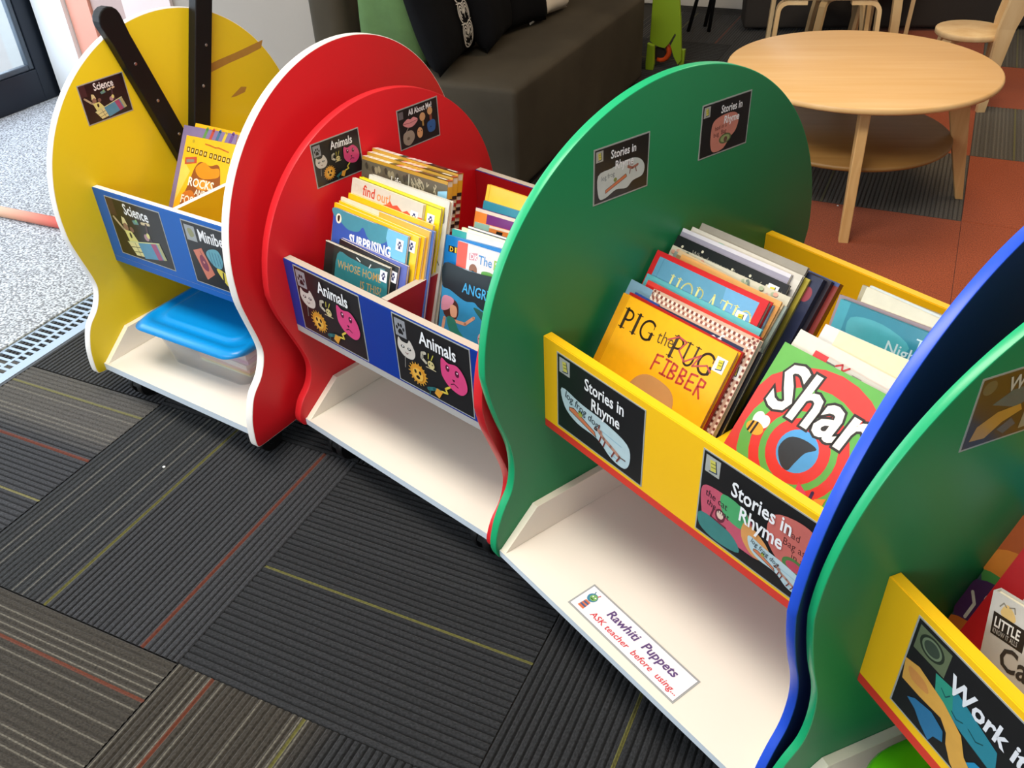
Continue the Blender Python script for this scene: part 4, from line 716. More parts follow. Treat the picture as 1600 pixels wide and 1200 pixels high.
def carpet_mat():
    m = bpy.data.materials.new('loop_pile_carpet'); m.use_nodes = True; nt = m.node_tree; L = nt.links.new; b = nt.nodes['Principled BSDF']
    b.inputs['Roughness'].default_value = .95; b.inputs['Specular IOR Level'].default_value = .15; b.inputs['Sheen Weight'].default_value = .12
    def N(t, **k):
        n = nt.nodes.new(t)
        for a, v in k.items(): setattr(n, a, v)
        return n
    def M(op, a, b_=None, c=None):
        n = N('ShaderNodeMath', operation=op)
        for i, v in enumerate((a, b_, c)):
            if v is None: continue
            if isinstance(v, (int, float)): n.inputs[i].default_value = v
            else: L(v, n.inputs[i])
        return n.outputs[0]
    def at(nm):
        n = N('ShaderNodeAttribute', attribute_type='OBJECT', attribute_name=nm); return n
    tc = N('ShaderNodeTexCoord'); sp = N('ShaderNodeSeparateXYZ'); L(tc.outputs['Object'], sp.inputs[0])
    s = M('ADD', M('MULTIPLY', sp.outputs[0], 1/TS), .5)
    rid = M('FLOOR', M('MULTIPLY', s, 42)); fr = M('FRACT', M('MULTIPLY', s, 42))
    # groove profile 0 in groove .. 1 on the rib
    g = M('MULTIPLY', M('ABSOLUTE', M('SUBTRACT', fr, .5)), 2); rib = N('ShaderNodeMapRange', interpolation_type='SMOOTHSTEP'); L(g, rib.inputs[0])
    rib.inputs[1].default_value = .95; rib.inputs[2].default_value = .45; rib.inputs[3].default_value = 0; rib.inputs[4].default_value = 1
    # where the pattern changes from flat bands to deep ribs
    zone = N('ShaderNodeMapRange', interpolation_type='SMOOTHSTEP'); L(M('SUBTRACT', s, at('band').outputs['Fac']), zone.inputs[0])
    zone.inputs[1].default_value = -.06; zone.inputs[2].default_value = .1; zone.inputs[3].default_value = 0; zone.inputs[4].default_value = 1
    rnd = N('ShaderNodeTexWhiteNoise', noise_dimensions='1D'); L(M('ADD', M('MULTIPLY', rid, .731), at('seed').outputs['Fac']), rnd.inputs['W'])
    yarn = N('ShaderNodeTexNoise'); mp = N('ShaderNodeMapping'); L(tc.outputs['Object'], mp.inputs[0]); mp.inputs['Scale'].default_value = (300, 170, 1)
    L(mp.outputs[0], yarn.inputs['Vector']); yarn.inputs['Scale'].default_value = 1.0; yarn.inputs['Detail'].default_value = 1
    mixc = N('ShaderNodeMix', data_type='RGBA'); L(zone.outputs[0], mixc.inputs['Factor']); L(at('flat_tone').outputs['Color'], mixc.inputs['A']); L(at('rib_tone').outputs['Color'], mixc.inputs['B'])
    # thin pale lines in the flat band
    pale = M('MULTIPLY', M('MULTIPLY', M('GREATER_THAN', rnd.outputs['Value'], .62), M('SUBTRACT', 1, zone.outputs[0])), M('GREATER_THAN', at('grooves').outputs['Fac'], .01))
    thin = M('LESS_THAN', M('ABSOLUTE', M('SUBTRACT', fr, .5)), .10)
    pl = N('ShaderNodeMix', data_type='RGBA'); L(M('MULTIPLY', M('MULTIPLY', pale, thin), .7), pl.inputs['Factor']); L(mixc.outputs['Result'], pl.inputs['A']); pl.inputs['B'].default_value = (*lin('#68645a'), 1)
    # groove darkness
    depth = M('ADD', M('MULTIPLY', zone.outputs[0], .62), .16)
    depth = M('MULTIPLY', depth, at('grooves').outputs['Fac'])
    dk = M('SUBTRACT', 1, M('MULTIPLY', depth, M('SUBTRACT', 1, rib.outputs[0])))
    vr = M('ADD', M('MULTIPLY', M('MULTIPLY', rnd.outputs['Value'], .22), M('GREATER_THAN', at('grooves').outputs['Fac'], .01)), .89); yv = M('ADD', M('MULTIPLY', yarn.outputs['Fac'], 1.7), .15)
    sc = N('ShaderNodeVectorMath', operation='SCALE'); L(pl.outputs['Result'], sc.inputs[0]); L(M('MULTIPLY', M('MULTIPLY', dk, vr), yv), sc.inputs['Scale'])
    col = sc.outputs[0]
    for nm, c in (('yellow_line', '#6e6b34'), ('orange_line', '#6e3420'), ('yellow_line_b', '#8a8450')):
        on = M('LESS_THAN', M('ABSOLUTE', M('SUBTRACT', s, at(nm).outputs['Fac'])), .0052 if nm != 'orange_line' else .006)
        mx = N('ShaderNodeMix', data_type='RGBA'); L(M('MULTIPLY', on, M('ADD', M('MULTIPLY', yarn.outputs['Fac'], .8), .25)), mx.inputs['Factor']); L(col, mx.inputs['A']); mx.inputs['B'].default_value = (*lin(c), 1); col = mx.outputs['Result']
    L(col, b.inputs['Base Color'])
    bp = N('ShaderNodeBump'); bp.inputs['Strength'].default_value = .5; bp.inputs['Distance'].default_value = .003; L(yarn.outputs['Fac'], bp.inputs['Height']); L(bp.outputs[0], b.inputs['Normal'])
    return m
TM = tile_mesh(); CM = carpet_mat(); TM.materials.append(CM)
bm = bmesh.new(); box(bm, -TS/2+.0006, TS/2-.0006, -TS/2+.0006, TS/2-.0006, -.008, -.0004, 0, .0012); TF = bpy.data.meshes.new('carpet_tile'); bm.to_mesh(TF); bm.free(); TF.materials.append(CM)
CH, CHD, BR, GR, ORG = lin('#343538'), lin('#28292b'), lin('#38342e'), lin('#4e4b47'), lin('#a5512f')
rt = random.Random(5)
# (i, j): turn, flat tone, rib tone, where ribs begin, yellow, orange, second yellow, groove strength
SPEC = {(-1, 0): (0, lin('#2f3133'), CH, .36, .427, .852, -1, 1.0), (0, 0): (1, CHD, CHD, -.2, .427, -1, -1, .95), (-2, 0): (3, GR, CH, .3, .11, .40, .645, 1.0),
        (-1, -1): (3, BR, lin('#332f2a'), 1.2, -1, .145, -1, .7), (0, -1): (0, BR, CHD, .52, .475, .14, -1, 1.0), (-2, 1): (0, GR, CH, -.2, -1, -1, -1, .9),
        (1, -1): (0, CHD, CHD, -.2, .33, -1, -1, 1.0), (1, 0): (0, CHD, CHD, -.2, .33, -1, -1, 1.0), (0, 1): (0, CHD, CHD, -.2, -1, .3, -1, .9), (-1, 1): (1, CHD, CHD, -.2, -1, -1, -1, .9)}
GREYF = lin('#57534c'); ORANGE = ((1, 3), (2, 3), (2, 4), (1, 5), (2, 6), (3, 5), (3, 3), (4, 4), (3, 7), (4, 6), (1, 7))
for i in range(-2, 6):
    for j in range(-4, 9):
        if i == -2 and j > 3: continue
        o = bpy.data.objects.new('carpet_tile', TF if (i, j) in ORANGE else TM); COL.objects.link(o); o.parent = floor
        o.location = ((i+.5)*TS, (j+.5)*TS, 0)
        if (i, j) in SPEC: turn, a, b_, band, ye, org, ye2, gr = SPEC[(i, j)]
        elif i >= 1 and j >= 3:
            orange = (i, j) in ORANGE
            turn, ye, org, ye2 = 0, (-1 if orange else .25), -1, -1
            a = b_ = ORG if orange else GREYF; band = 2.0 if orange else .4; gr = .0 if orange else .7
        else:
            turn, a, b_, band, ye, org, ye2, gr = rt.choice((0, 1)), CHD, CHD, rt.choice((-.2, .3)), .43, rt.choice((-1, .85)), -1, .9
        o.rotation_euler = (0, 0, turn*PI/2)
        o['flat_tone'] = list(a); o['rib_tone'] = list(b_); o['band'] = float(band); o['yellow_line'] = float(ye); o['orange_line'] = float(org); o['yellow_line_b'] = float(ye2); o['grooves'] = float(gr); o['seed'] = rt.random()*50
for n_, (x, y, lab) in enumerate(((-.445, .443, 'tiny white paper crumb on the dark carpet before the yellow bin'), (.87, 2.56, 'tiny white paper crumb on the carpet under the round table'))):
    bm = bmesh.new(); prism(bm, [(.004, 0), (.001, .0035), (-.003, .002), (-.0035, -.002), (.001, -.004)], 'z', 0, .002)
    o = link('paper_crumb', bm, mat('crumb_paper', '#f2f0ea', .8)); o.location = (x, y, .0005); tag(o, lab, 'paper')

# ------------------------------------------------------------------ entrance lobby: drain grate, shaggy mat, glazed door
def speckle():
    m = bpy.data.materials.new('speckled_entrance_pile'); m.use_nodes = True; nt = m.node_tree; L = nt.links.new; b = nt.nodes['Principled BSDF']; b.inputs['Roughness'].default_value = .95
    tc = nt.nodes.new('ShaderNodeTexCoord'); n = nt.nodes.new('ShaderNodeTexNoise'); n.inputs['Scale'].default_value = 125; n.inputs['Detail'].default_value = 3; L(tc.outputs['Object'], n.inputs['Vector'])
    r = nt.nodes.new('ShaderNodeValToRGB'); r.color_ramp.elements[0].position = .40; r.color_ramp.elements[0].color = (*lin('#74777d'), 1); r.color_ramp.elements[1].position = .6; r.color_ramp.elements[1].color = (*lin('#cfd5dd'), 1)
    L(n.outputs['Fac'], r.inputs[0]); L(r.outputs[0], b.inputs['Base Color'])
    bp = nt.nodes.new('ShaderNodeBump'); bp.inputs['Strength'].default_value = .8; bp.inputs['Distance'].default_value = .006; L(n.outputs['Fac'], bp.inputs['Height']); L(bp.outputs[0], b.inputs['Normal'])
    return m
bm = bmesh.new(); box(bm, -3.14, -1.302, -2.2, 2.595, -.0083, .006, 0, .002)
tag(link('entrance_mat', bm, speckle()), 'pale speckled shaggy mat filling the entrance beyond the drain', 'mat')
ALU = mat('grate_aluminium', '#93a3b4', .45, metal=.3); PIT = mat('drain_pit', '#14161a', .9)
gr = empty('drain_grate', (-1.222, 0, 0), 0, 'long pale metal drain grate between carpet and entrance mat', 'grate')
bm = bmesh.new(); box(bm, -.072, .072, -2.2, 2.59, -.0083, -.0065); link('pit', bm, PIT, gr)
for x0, x1 in ((-.078, -.070), (-.008, .002), (.030, .066)):
    bm = bmesh.new(); box(bm, x0, x1, -2.2, 2.59, -.006, .0012); link('rail', bm, ALU, gr)
bm = bmesh.new(); box(bm, .068, .078, -2.2, 2.59, -.008, .0006); link('edge_strip', bm, mat('dark_edge_strip', '#2a2c30', .6), gr)
def bar_mesh(nm, a, b):
    bm = bmesh.new(); box(bm, a, b, -.0050, .0050, -.006, .001); me = bpy.data.meshes.new(nm); bm.to_mesh(me); bm.free(); me.materials.append(ALU); return me
GB = [bar_mesh('grate_bar', -.070, -.008), bar_mesh('grate_bar', .002, .030)]
for row in (0, 1):
    for n_ in range(142):
        o = bpy.data.objects.new('grate_bar', GB[row]); COL.objects.link(o); o.parent = gr; o.location = (0, -.95+.0248*n_+row*.012, 0)
def wood(name, c0, c1, stretch=(3, 60, 60), rough=.45, dark=.0):
    m = bpy.data.materials.new(name); m.use_nodes = True; nt = m.node_tree; L = nt.links.new; b = nt.nodes['Principled BSDF']; b.inputs['Roughness'].default_value = rough
    tc = nt.nodes.new('ShaderNodeTexCoord'); mp = nt.nodes.new('ShaderNodeMapping'); mp.inputs['Scale'].default_value = stretch; L(tc.outputs['Object'], mp.inputs[0])
    n = nt.nodes.new('ShaderNodeTexNoise'); n.inputs['Scale'].default_value = 1; n.inputs['Detail'].default_value = 5; n.inputs['Distortion'].default_value = .4; L(mp.outputs[0], n.inputs['Vector'])
    r = nt.nodes.new('ShaderNodeValToRGB'); r.color_ramp.elements[0].position = .3; r.color_ramp.elements[0].color = (*lin(c0), 1); r.color_ramp.elements[1].position = .72; r.color_ramp.elements[1].color = (*lin(c1), 1)
    L(n.outputs['Fac'], r.inputs[0]); L(r.outputs[0], b.inputs['Base Color']); return m
dm = bpy.data.materials.new('faded_painted_dowel'); dm.use_nodes = True; nt = dm.node_tree; b = nt.nodes['Principled BSDF']; b.inputs['Roughness'].default_value = .5
tc = nt.nodes.new('ShaderNodeTexCoord'); sp = nt.nodes.new('ShaderNodeSeparateXYZ'); nt.links.new(tc.outputs['Object'], sp.inputs[0]); mr = nt.nodes.new('ShaderNodeMapRange'); mr.inputs[1].default_value = -.35; mr.inputs[2].default_value = .12; nt.links.new(sp.outputs[0], mr.inputs[0])
r = nt.nodes.new('ShaderNodeValToRGB'); r.color_ramp.elements[0].color = (*lin('#cdb48f'), 1); r.color_ramp.elements[1].color = (*lin('#d4504f'), 1); nt.links.new(mr.outputs[0], r.inputs[0]); nt.links.new(r.outputs[0], b.inputs['Base Color'])
bm = bmesh.new(); cyl(bm, (-.9, 0, 0), (.45, 0, 0), .021, n=20)
o = link('dowel', bm, dm); o.location = (-1.87, 1.356, .0275); o.rotation_euler = (0, 0, .02); tag(o, 'round wooden pole lying on the entrance mat, fading from tan to red', 'pole')
FRM = mat('dark_aluminium_frame', '#1c2430', .4, metal=.3)
dr = empty('door_1', (-3.15, 2.6, 0)); tag(dr, kind='structure')
for y0, y1, z0, z1, nm in ((-.135, -.002, .008, 2.2, 'stile'), (-1.3, -1.17, .008, 2.2, 'stile'), (-1.17, -.135, .008, .17, 'bottom_rail'), (-1.17, -.135, 2.07, 2.2, 'top_rail')):
    bm = bmesh.new(); box(bm, -.025, .025, y0, y1, z0, z1, 0, .003); link(nm, bm, FRM, dr)
for y0, y1, z0, z1 in ((-.165, -.135, .17, 2.07), (-1.17, -1.14, .17, 2.07), (-1.14, -.165, .17, .198)):
    bm = bmesh.new(); box(bm, -.018, .018, y0, y1, z0, z1, 0, .006); link('glazing_bead', bm, mat('grey_glazing_bead', '#4a545f', .4, metal=.3), dr)
def glass(name, rough=0.0, tint='#ffffff', mixf=.9):
    m = bpy.data.materials.new(name); m.use_nodes = True; nt = m.node_tree; nt.nodes.remove(nt.nodes['Principled BSDF']); out = nt.nodes['Material Output']
    g = nt.nodes.new('ShaderNodeBsdfGlossy'); g.inputs['Roughness'].default_value = rough; t = nt.nodes.new('ShaderNodeBsdfTransparent'); t.inputs[0].default_value = (*lin(tint), 1)
    x = nt.nodes.new('ShaderNodeMixShader'); x.inputs[0].default_value = mixf; nt.links.new(g.outputs[0], x.inputs[1]); nt.links.new(t.outputs[0], x.inputs[2]); nt.links.new(x.outputs[0], out.inputs[0]); return m
GL = glass('window_glass', .02, '#f4faff', .93)
bm = bmesh.new(); box(bm, -.003, .003, -1.17, -.135, .17, 2.07); link('glass_pane', bm, GL, dr)
bm = bmesh.new(); box(bm, -.03, .03, 0, .03, 0, .6); 
bm.free()
w1 = empty('window_1', (-3.15, 1.3, 0)); tag(w1, kind='structure')
for y0, y1, z0, z1 in ((-3.4, 0, .0, .08), (-3.4, 0, 2.12, 2.2), (-1.15, -1.08, .08, 2.12), (-2.3, -2.23, .08, 2.12), (-3.4, -3.33, .08, 2.12)):
    bm = bmesh.new(); box(bm, -.025, .025, y0, y1, z0, z1, 0, .003); link('window_frame', bm, FRM, w1)
for y0, y1 in ((-1.08, 0), (-2.23, -1.15), (-3.33, -2.3)):
    bm = bmesh.new(); box(bm, -.003, .003, y0, y1, .08, 2.12); link('glass_pane', bm, GL, w1)
bm = bmesh.new(); box(bm, -9, -3.2, -6, 6, -.14, -.03); tag(link('ground_outside', bm, mat('outside_paving', '#cfcfcb', .9, bump=.3)), kind='structure')

# ------------------------------------------------------------------ walls and ceiling
GW = mat('grey_wall_paint', '#9a9187', .8, var=.04, vscale=1.5); OW = mat('off_white_wall', '#d9d6d0', .8, var=.03)
def wall(name, x0, x1, y0, y1, z0, z1, m):
    bm = bmesh.new(); box(bm, x0, x1, y0, y1, z0, z1); return tag(link(name, bm, m), kind='structure')
wall('wall_lobby', -3.2, -1.15, 2.6, 2.72, -.0085, 2.65, GW)
wall('wall_stub', -1.152, -.10, 5.32, 5.42, -.0085, 2.65, OW)
wall('wall_left', -1.272, -1.152, 2.725, 5.42, -.0085, 2.65, GW)
wall('wall_back', -.10, 5.0, 5.80, 5.90, -.0085, 2.65, OW)
wall('wall_right', 5.0, 5.1, -3.2, 5.90, -.0085, 2.65, OW)
wall('wall_door_side', -3.2, -3.12, -3.2, -2.15, -.0085, 2.65, OW)
wall('wall_door_head', -3.2, -3.1, -2.15, 2.6, 2.2, 2.65, OW)
wall('wall_front', -3.2, 5.0, -3.3, -3.2, -.0085, 1.35, OW)  # unseen wall; sill raised so window light comes in from higher up
wall('wall_front_head', -3.2, 5.0, -3.3, -3.2, 2.3, 2.65, OW)
wall('ceiling', -3.2, 5.1, -3.3, 5.90, 2.65, 2.72, mat('ceiling_paint', '#e4e2de', .85))
wall('trim_1', -3.10, -2.885, 2.545, 2.5985, .0065, 2.6, mat('white_jamb', '#eceef0', .5))
wall('trim_2', -2.880, -2.73, 2.570, 2.5985, .0065, 2.6, mat('salmon_board', '#e5a08c', .7))
wall('trim_3', -2.725, -2.515, 2.585, 2.5985, .0065, 2.6, mat('mauve_board', '#b49a94', .7))
wall('trim_4', -2.510, -2.205, 2.58, 2.5985, .0065, 2.6, mat('pale_pink_board', '#dccac8', .7))
bm = bmesh.new(); box(bm, -1.14, -.11, 5.30, 5.319, .0005, .11, 0, .003); tag(link('baseboard_back', bm, mat('white_skirting', '#e8e5df', .5)), kind='structure')
fw = empty('window_2', (0, -3.25, 0)); tag(fw, kind='structure')
for x in (-3.18, -1.2, .9, 3.0, 4.96):
    bm = bmesh.new(); box(bm, x-.03, x+.03, -.03, .03, 1.352, 2.298, 0, .003); link('mullion', bm, FRM, fw)

# ------------------------------------------------------------------ things inside the bins
u1 = U[1]
tub = empty('storage_box', (0, 0, 0), 0, 'clear plastic storage box with bright blue lid on the bottom shelf of the yellow bin', 'box')
M1 = Matrix.Translation((u1['x'], u1['y'], u1['zb'])) @ Matrix.Rotation(u1['yaw'], 4, 'Z') @ Matrix.Translation((.288, -.20, .0006)) @ Matrix.Rotation(.05, 4, 'Z')
tub.matrix_world = M1
def shell(bm, w0, h0, w1_, h1, z0, z1, r, t=.002, mi=0):
    o0 = rrect(w0, h0, r); o1 = rrect(w1_, h1, r*1.2); i1 = rrect(w1_-2*t, h1-2*t, r*1.2-t); i0 = rrect(w0-2*t, h0-2*t, r-t)
    L4 = [[bm.verts.new((x, y, z)) for x, y in o] for o, z in ((o0, z0), (o1, z1), (i1, z1), (i0, z0+t))]
    n = len(o0)
    for a, b in zip(L4, L4[1:]):
        for i in range(n):
            f = bm.faces.new((a[i], a[(i+1) % n], b[(i+1) % n], b[i])); f.smooth = True; f.material_index = mi
    bm.faces.new(L4[0][::-1]); bm.faces.new(L4[3])
def clear(name, tint, mixf=.62, rough=.25):
    m = bpy.data.materials.new(name); m.use_nodes = True; nt = m.node_tree; b = nt.nodes['Principled BSDF']; out = nt.nodes['Material Output']
    b.inputs['Base Color'].default_value = (*lin(tint), 1); b.inputs['Roughness'].default_value = rough
    t = nt.nodes.new('ShaderNodeBsdfTransparent'); x = nt.nodes.new('ShaderNodeMixShader'); x.inputs[0].default_value = mixf
    nt.links.new(b.outputs[0], x.inputs[1]); nt.links.new(t.outputs[0], x.inputs[2]); nt.links.new(x.outputs[0], out.inputs[0]); return m
CLR = clear('clear_plastic', '#e6e4e2', .72)
bm = bmesh.new(); shell(bm, .275, .26, .335, .305, 0, .122, .03); link('tub', bm, CLR, tub)
bm = bmesh.new(); rings = []
for w, h, z in ((.350, .318, .116), (.362, .330, .118), (.366, 0.384, .130), (.360, .328, .137), (.335, .303, .138), (.328, .296, .134), (.29, .258, .134), (.282, .25, .139), (.27, .238, .140)):
    rings.append([bm.verts.new((x, y, z)) for x, y in rrect(w, h, .04)])
for a, b in zip(rings, rings[1:]):
    n = len(a)
    for i in range(n):
        f = bm.faces.new((a[i], a[(i+1) % n], b[(i+1) % n], b[i])); f.smooth = True
bm.faces.new(rings[-1]); bm.faces.new(rings[0][::-1])
LIDB = mat('blue_lid_plastic', '#0a8fd8', .28, var=.03)
lid = link('lid', bm, LIDB, tub, ); 
bm = bmesh.new(); prism(bm, [(-.055, .004), (-.04, -.006), (.04, -.006), (.055, .004)], 'z', .114, .134, 0, 0, .003); o = link('latch_tab', bm, LIDB, lid); o.location = (0, -.166, 0)
cs = empty('card_stack', (0, 0, 0), 0, 'pile of pastel cards inside the clear storage box', 'cards'); cs.matrix_world = M1 @ Matrix.Translation((.03, -.01, .0035))
for n_, (c, h) in enumerate((('#c9d8a8', .006), ('#e2c04a', .006), ('#d9a08a', .01), ('#e8e2dc', .016), ('#c8a2c8', .014), ('#e6e4ea', .018), ('#6fb04a', .008))):
    z = sum(q for _, q in (('', .006), ('', .006), ('', .01), ('', .016), ('', .014), ('', .018), ('', .008))[:n_])
    bm = bmesh.new(); box(bm, -.092, .092, -.085, .085, z+.0002, z+h-.0002); o = link('card', bm, mat('card_%s' % ('green', 'yellow', 'peach', 'white', 'pink', 'cream', 'leaf')[n_], c, .8), cs); o.rotation_euler = (0, 0, rt.uniform(-.06, .06))
u4 = U[4]
t4 = empty('storage_tub', (0, 0, 0), 0, 'tub with a rounded lime green lid under the yellow trough at the photo edge', 'box')
t4.matrix_world = Matrix.Translation((u4['x'], u4['y'], u4['zb'])) @ Matrix.Rotation(u4['yaw'], 4, 'Z') @ Matrix.Translation((.178, -.235, .0006))
bm = bmesh.new(); shell(bm, .22, .2, .26, .235, 0, .095, .06); link('tub', bm, clear('grey_clear_plastic', '#c9cccb', .4), t4)
bm = bmesh.new(); rings = []
for w, h, z in ((.272, .246, .088), (.282, .256, .092), (.284, .258, .104), (.274, .248, .114), (.24, .214, .119), (.2, .174, .1195), (.194, .168, .117), (.18, .154, .117), (.174, .148, .120), (.1, .08, .121)):
    rings.append([bm.verts.new((x, y, z)) for x, y in rrect(w, h, min(.105, h/2-.002), 8)])
for a, b in zip(rings, rings[1:]):
    n = len(a)
    for i in range(n):
        f = bm.faces.new((a[i], a[(i+1) % n], b[(i+1) % n], b[i])); f.smooth = True
bm.faces.new(rings[-1]); bm.faces.new(rings[0][::-1]); link('lid', bm, mat('lime_lid_plastic', '#5ec812', .25, var=.03), t4)

# ------------------------------------------------------------------ sofa and cushions
SOF = mat('charcoal_velour', '#423c32', .85, bump=.25, bscale=500, var=.42, vscale=4, spec=.12); SOFD = SOF
sofa = empty('sofa', (-.7, 2.95, 0), 0, 'charcoal velour sofa with a broad flat seat behind the bins', 'sofa')
def soft_box(nm, x0, x1, y0, y1, z0, z1, par, m, bev=.025, puff=0.0):
    bm = bmesh.new(); box(bm, x0, x1, y0, y1, z0, z1)
    bmesh.ops.bevel(bm, geom=bm.edges[:], offset=bev, segments=4, affect='EDGES', profile=.5)
    bmesh.ops.subdivide_edges(bm, edges=[e for e in bm.edges if e.calc_length() > .2], cuts=12, use_grid_fill=True)
    for v in bm.verts:
        if v.co.z > z1-.001 and puff:
            a, b = (v.co.x-x0)/(x1-x0), (v.co.y-y0)/(y1-y0); v.co.z += puff*(max(0, 16*a*(1-a)*b*(1-b)))**.5+.004*math.sin(v.co.x*23+v.co.y*9)*math.sin(v.co.y*17)
    return link(nm, bm, m, par, True)
soft_box('seat_base', -.447, .436, -.75, .75, .03, .425, sofa, SOF, .02, .018)
soft_box('backrest', -.446, -.285, -.745, .745, .45, .84, sofa, SOF, .05)
for x in (-.38, .37):
    for y in (-.68, .68):
        bm = bmesh.new(); cyl(bm, (x, y, 0), (x, y, .03), .02, .025, 12); link('foot', bm, BLACKP, sofa)
def pill(w, h, t, n=18):
    def th(a, b): return t/2*(max(0, 1-abs(2*a)**2.6)*max(0, 1-abs(2*b)**2.6))**.42
    bm = bmesh.new(); F, Bk = {}, {}
    for i in range(n+1):
        for j in range(n+1):
            a, b = -.5+i/n, -.5+j/n; pin = 1-.05*(1-abs(2*b))*abs(2*a)**3; pinb = 1-.05*(1-abs(2*a))*abs(2*b)**3
            y = th(a, b)+.004*math.sin(9*a+4*b)*(1 if th(a, b) > .01 else 0)
            F[i, j] = bm.verts.new((a*w*pin, -y, (b*pinb+.5)*h))
            Bk[i, j] = F[i, j] if (i in (0, n) or j in (0, n)) else bm.verts.new((a*w*pin, y, (b*pinb+.5)*h))
    for i in range(n):
        for j in range(n):
            for D, fl in ((F, False), (Bk, True)):
                q = [D[i, j], D[i+1, j], D[i+1, j+1], D[i, j+1]]
                f = bm.faces.new(q[::-1] if fl else q); f.smooth = True
    return bm, th
def cushion(loc, w, h, t, rz, lean, m, label, cat='cushion', group=None, roll=0):
    bm, th = pill(w, h, t); o = link('cushion', bm, m)
    o.matrix_world = Matrix.Translation(loc) @ Matrix.Rotation(rz, 4, 'Z') @ Matrix.Rotation(lean, 4, 'X') @ Matrix.Rotation(roll, 4, 'Y')
    tag(o, label, cat, group or 'cushions leaning along the sofa'); return o, th, w, h
BLK = mat('black_cushion_cotton', '#09090b', .9, bump=.2, bscale=300, var=.15, spec=.12); WCU = mat('white_cushion_cotton', '#e6ddcc', .9, bump=.2, bscale=200)
GCU = mat('green_velour', '#4d6b3c', .9, bump=.4, bscale=400, var=.25, vscale=14)
SZ = .447
def embroider(o, th, w, h, cx, z0, z1, width):
    """curling white line motif, stitched along the front of the cushion"""
    bm = bmesh.new(); bm.loops.layers.float_color.new('ink'); n = 5
    p = Print(bm, (0, 0, 0), (1, 0, 0), (0, 0, -1), 0)
    def put(pts, wd, col):
        k0 = len(bm.verts); p.z = .0; p.stroke([(x, -z) for x, z in pts], wd, col); bm.verts.ensure_lookup_table()
        for v in bm.verts[k0:]:
            a, b = v.co.x/w, v.co.z/h-.5; v.co.y = -th(max(-.49, min(.49, a)), max(-.49, min(.49, b)))-.006
    for i in range(n):
        zc = z0+(z1-z0)*(i+.5)/n; hh = (z1-z0)/n*.5; c = '#cfccc6'
        for sx in (-1, 1):
            for rr in (1.0, .66, .34):
                put([(cx+sx*width*(.25+.27*rr*math.cos(t_)), zc+hh*rr*math.sin(t_)*.95) for t_ in [q*PI/9-1.2 for q in range(14)]], .006, c)
        put([(cx-width*.5, zc+hh), (cx, zc+hh*.8), (cx+width*.5, zc+hh)], .004, c)
        put([(cx, zc-hh*.6), (cx, zc+hh*.6)], .0035, c)
    put([(cx+width*.5*math.cos(t_), z0+.02+.035*math.sin(t_)) for t_ in [PI+q*PI/10 for q in range(11)]], .005, '#b9b6b0')
    put([(cx-width*.25, z0+.03), (cx-width*.1, z0+.02)], .006, '#b9b6b0'); put([(cx+width*.25, z0+.03), (cx+width*.1, z0+.02)], .006, '#b9b6b0'); put([(cx-width*.2, z0+.0), (cx, z0-.01), (cx+width*.2, z0)], .005, '#b9b6b0')
    link('embroidered_motif', bm, INK, o)
c1 = cushion((-.60, 2.40, SZ), .44, .45, .15, PI/2+.17, -.30, BLK, 'black cushion with a tall white carved-style motif, nearest on the sofa')
embroider(*c1, .02, .05, .42, .11)
c2 = cushion((-.565, 2.685, SZ), .36, .45, .15, PI/2+.2, -.28, BLK, 'second black cushion, white motif near its top'); embroider(*c2, -.01, .29, .44, .09)
cushion((-.555, 2.915, SZ), .30, .42, .15, PI/2-.3, -.24, BLK, 'plain black cushion between the second black and the white one')
cushion((-.525, 3.12, SZ), .34, .42, .15, PI/2-.1, -.25, WCU, 'white cushion at the far end of the sofa')
cushion((-.80, 2.27, SZ), .27, .50, .13, .15, -.05, GCU, 'moss green velour cushion standing at the sofa end')

# ------------------------------------------------------------------ round table
BIR = wood('birch_top', '#e6b676', '#eec48a', (2, 26, 26), .38); BIRL = wood('birch_leg', '#cf9f62', '#e2b87c', (40, 40, 4), .45)
tb = empty('round_table', (.848, 2.70, 0), .30, 'low round birch table with a lower shelf, on grey and orange carpet', 'table')
bm = bmesh.new(); lathe(bm, [(0, .449), (.452, .449), (.459, .453), (.461, .460), (.459, .468), (.453, .472), (0, .472)], 72); link('table_top', bm, BIR, tb)
bm = bmesh.new(); lathe(bm, [(0, .219), (.348, .219), (.354, .224), (.354, .232), (.348, .237), (0, .237)], 64); link('lower_shelf', bm, wood('shaded_birch_shelf', '#86612f', '#95703c', (2, 26, 26), .5), tb)  # shelf birch darkened to hold the shade under the table top
for a in (-79, 11, 101, 191):
    bm = bmesh.new(); prism(bm, [(.285, .4485), (.368, .4485), (.442, .0), (.416, .0)], 'y', -.0165, .0165, 0, 0, .003)
    o = link('leg', bm, BIRL, tb); o.rotation_euler = (0, 0, math.radians(a)-.30)

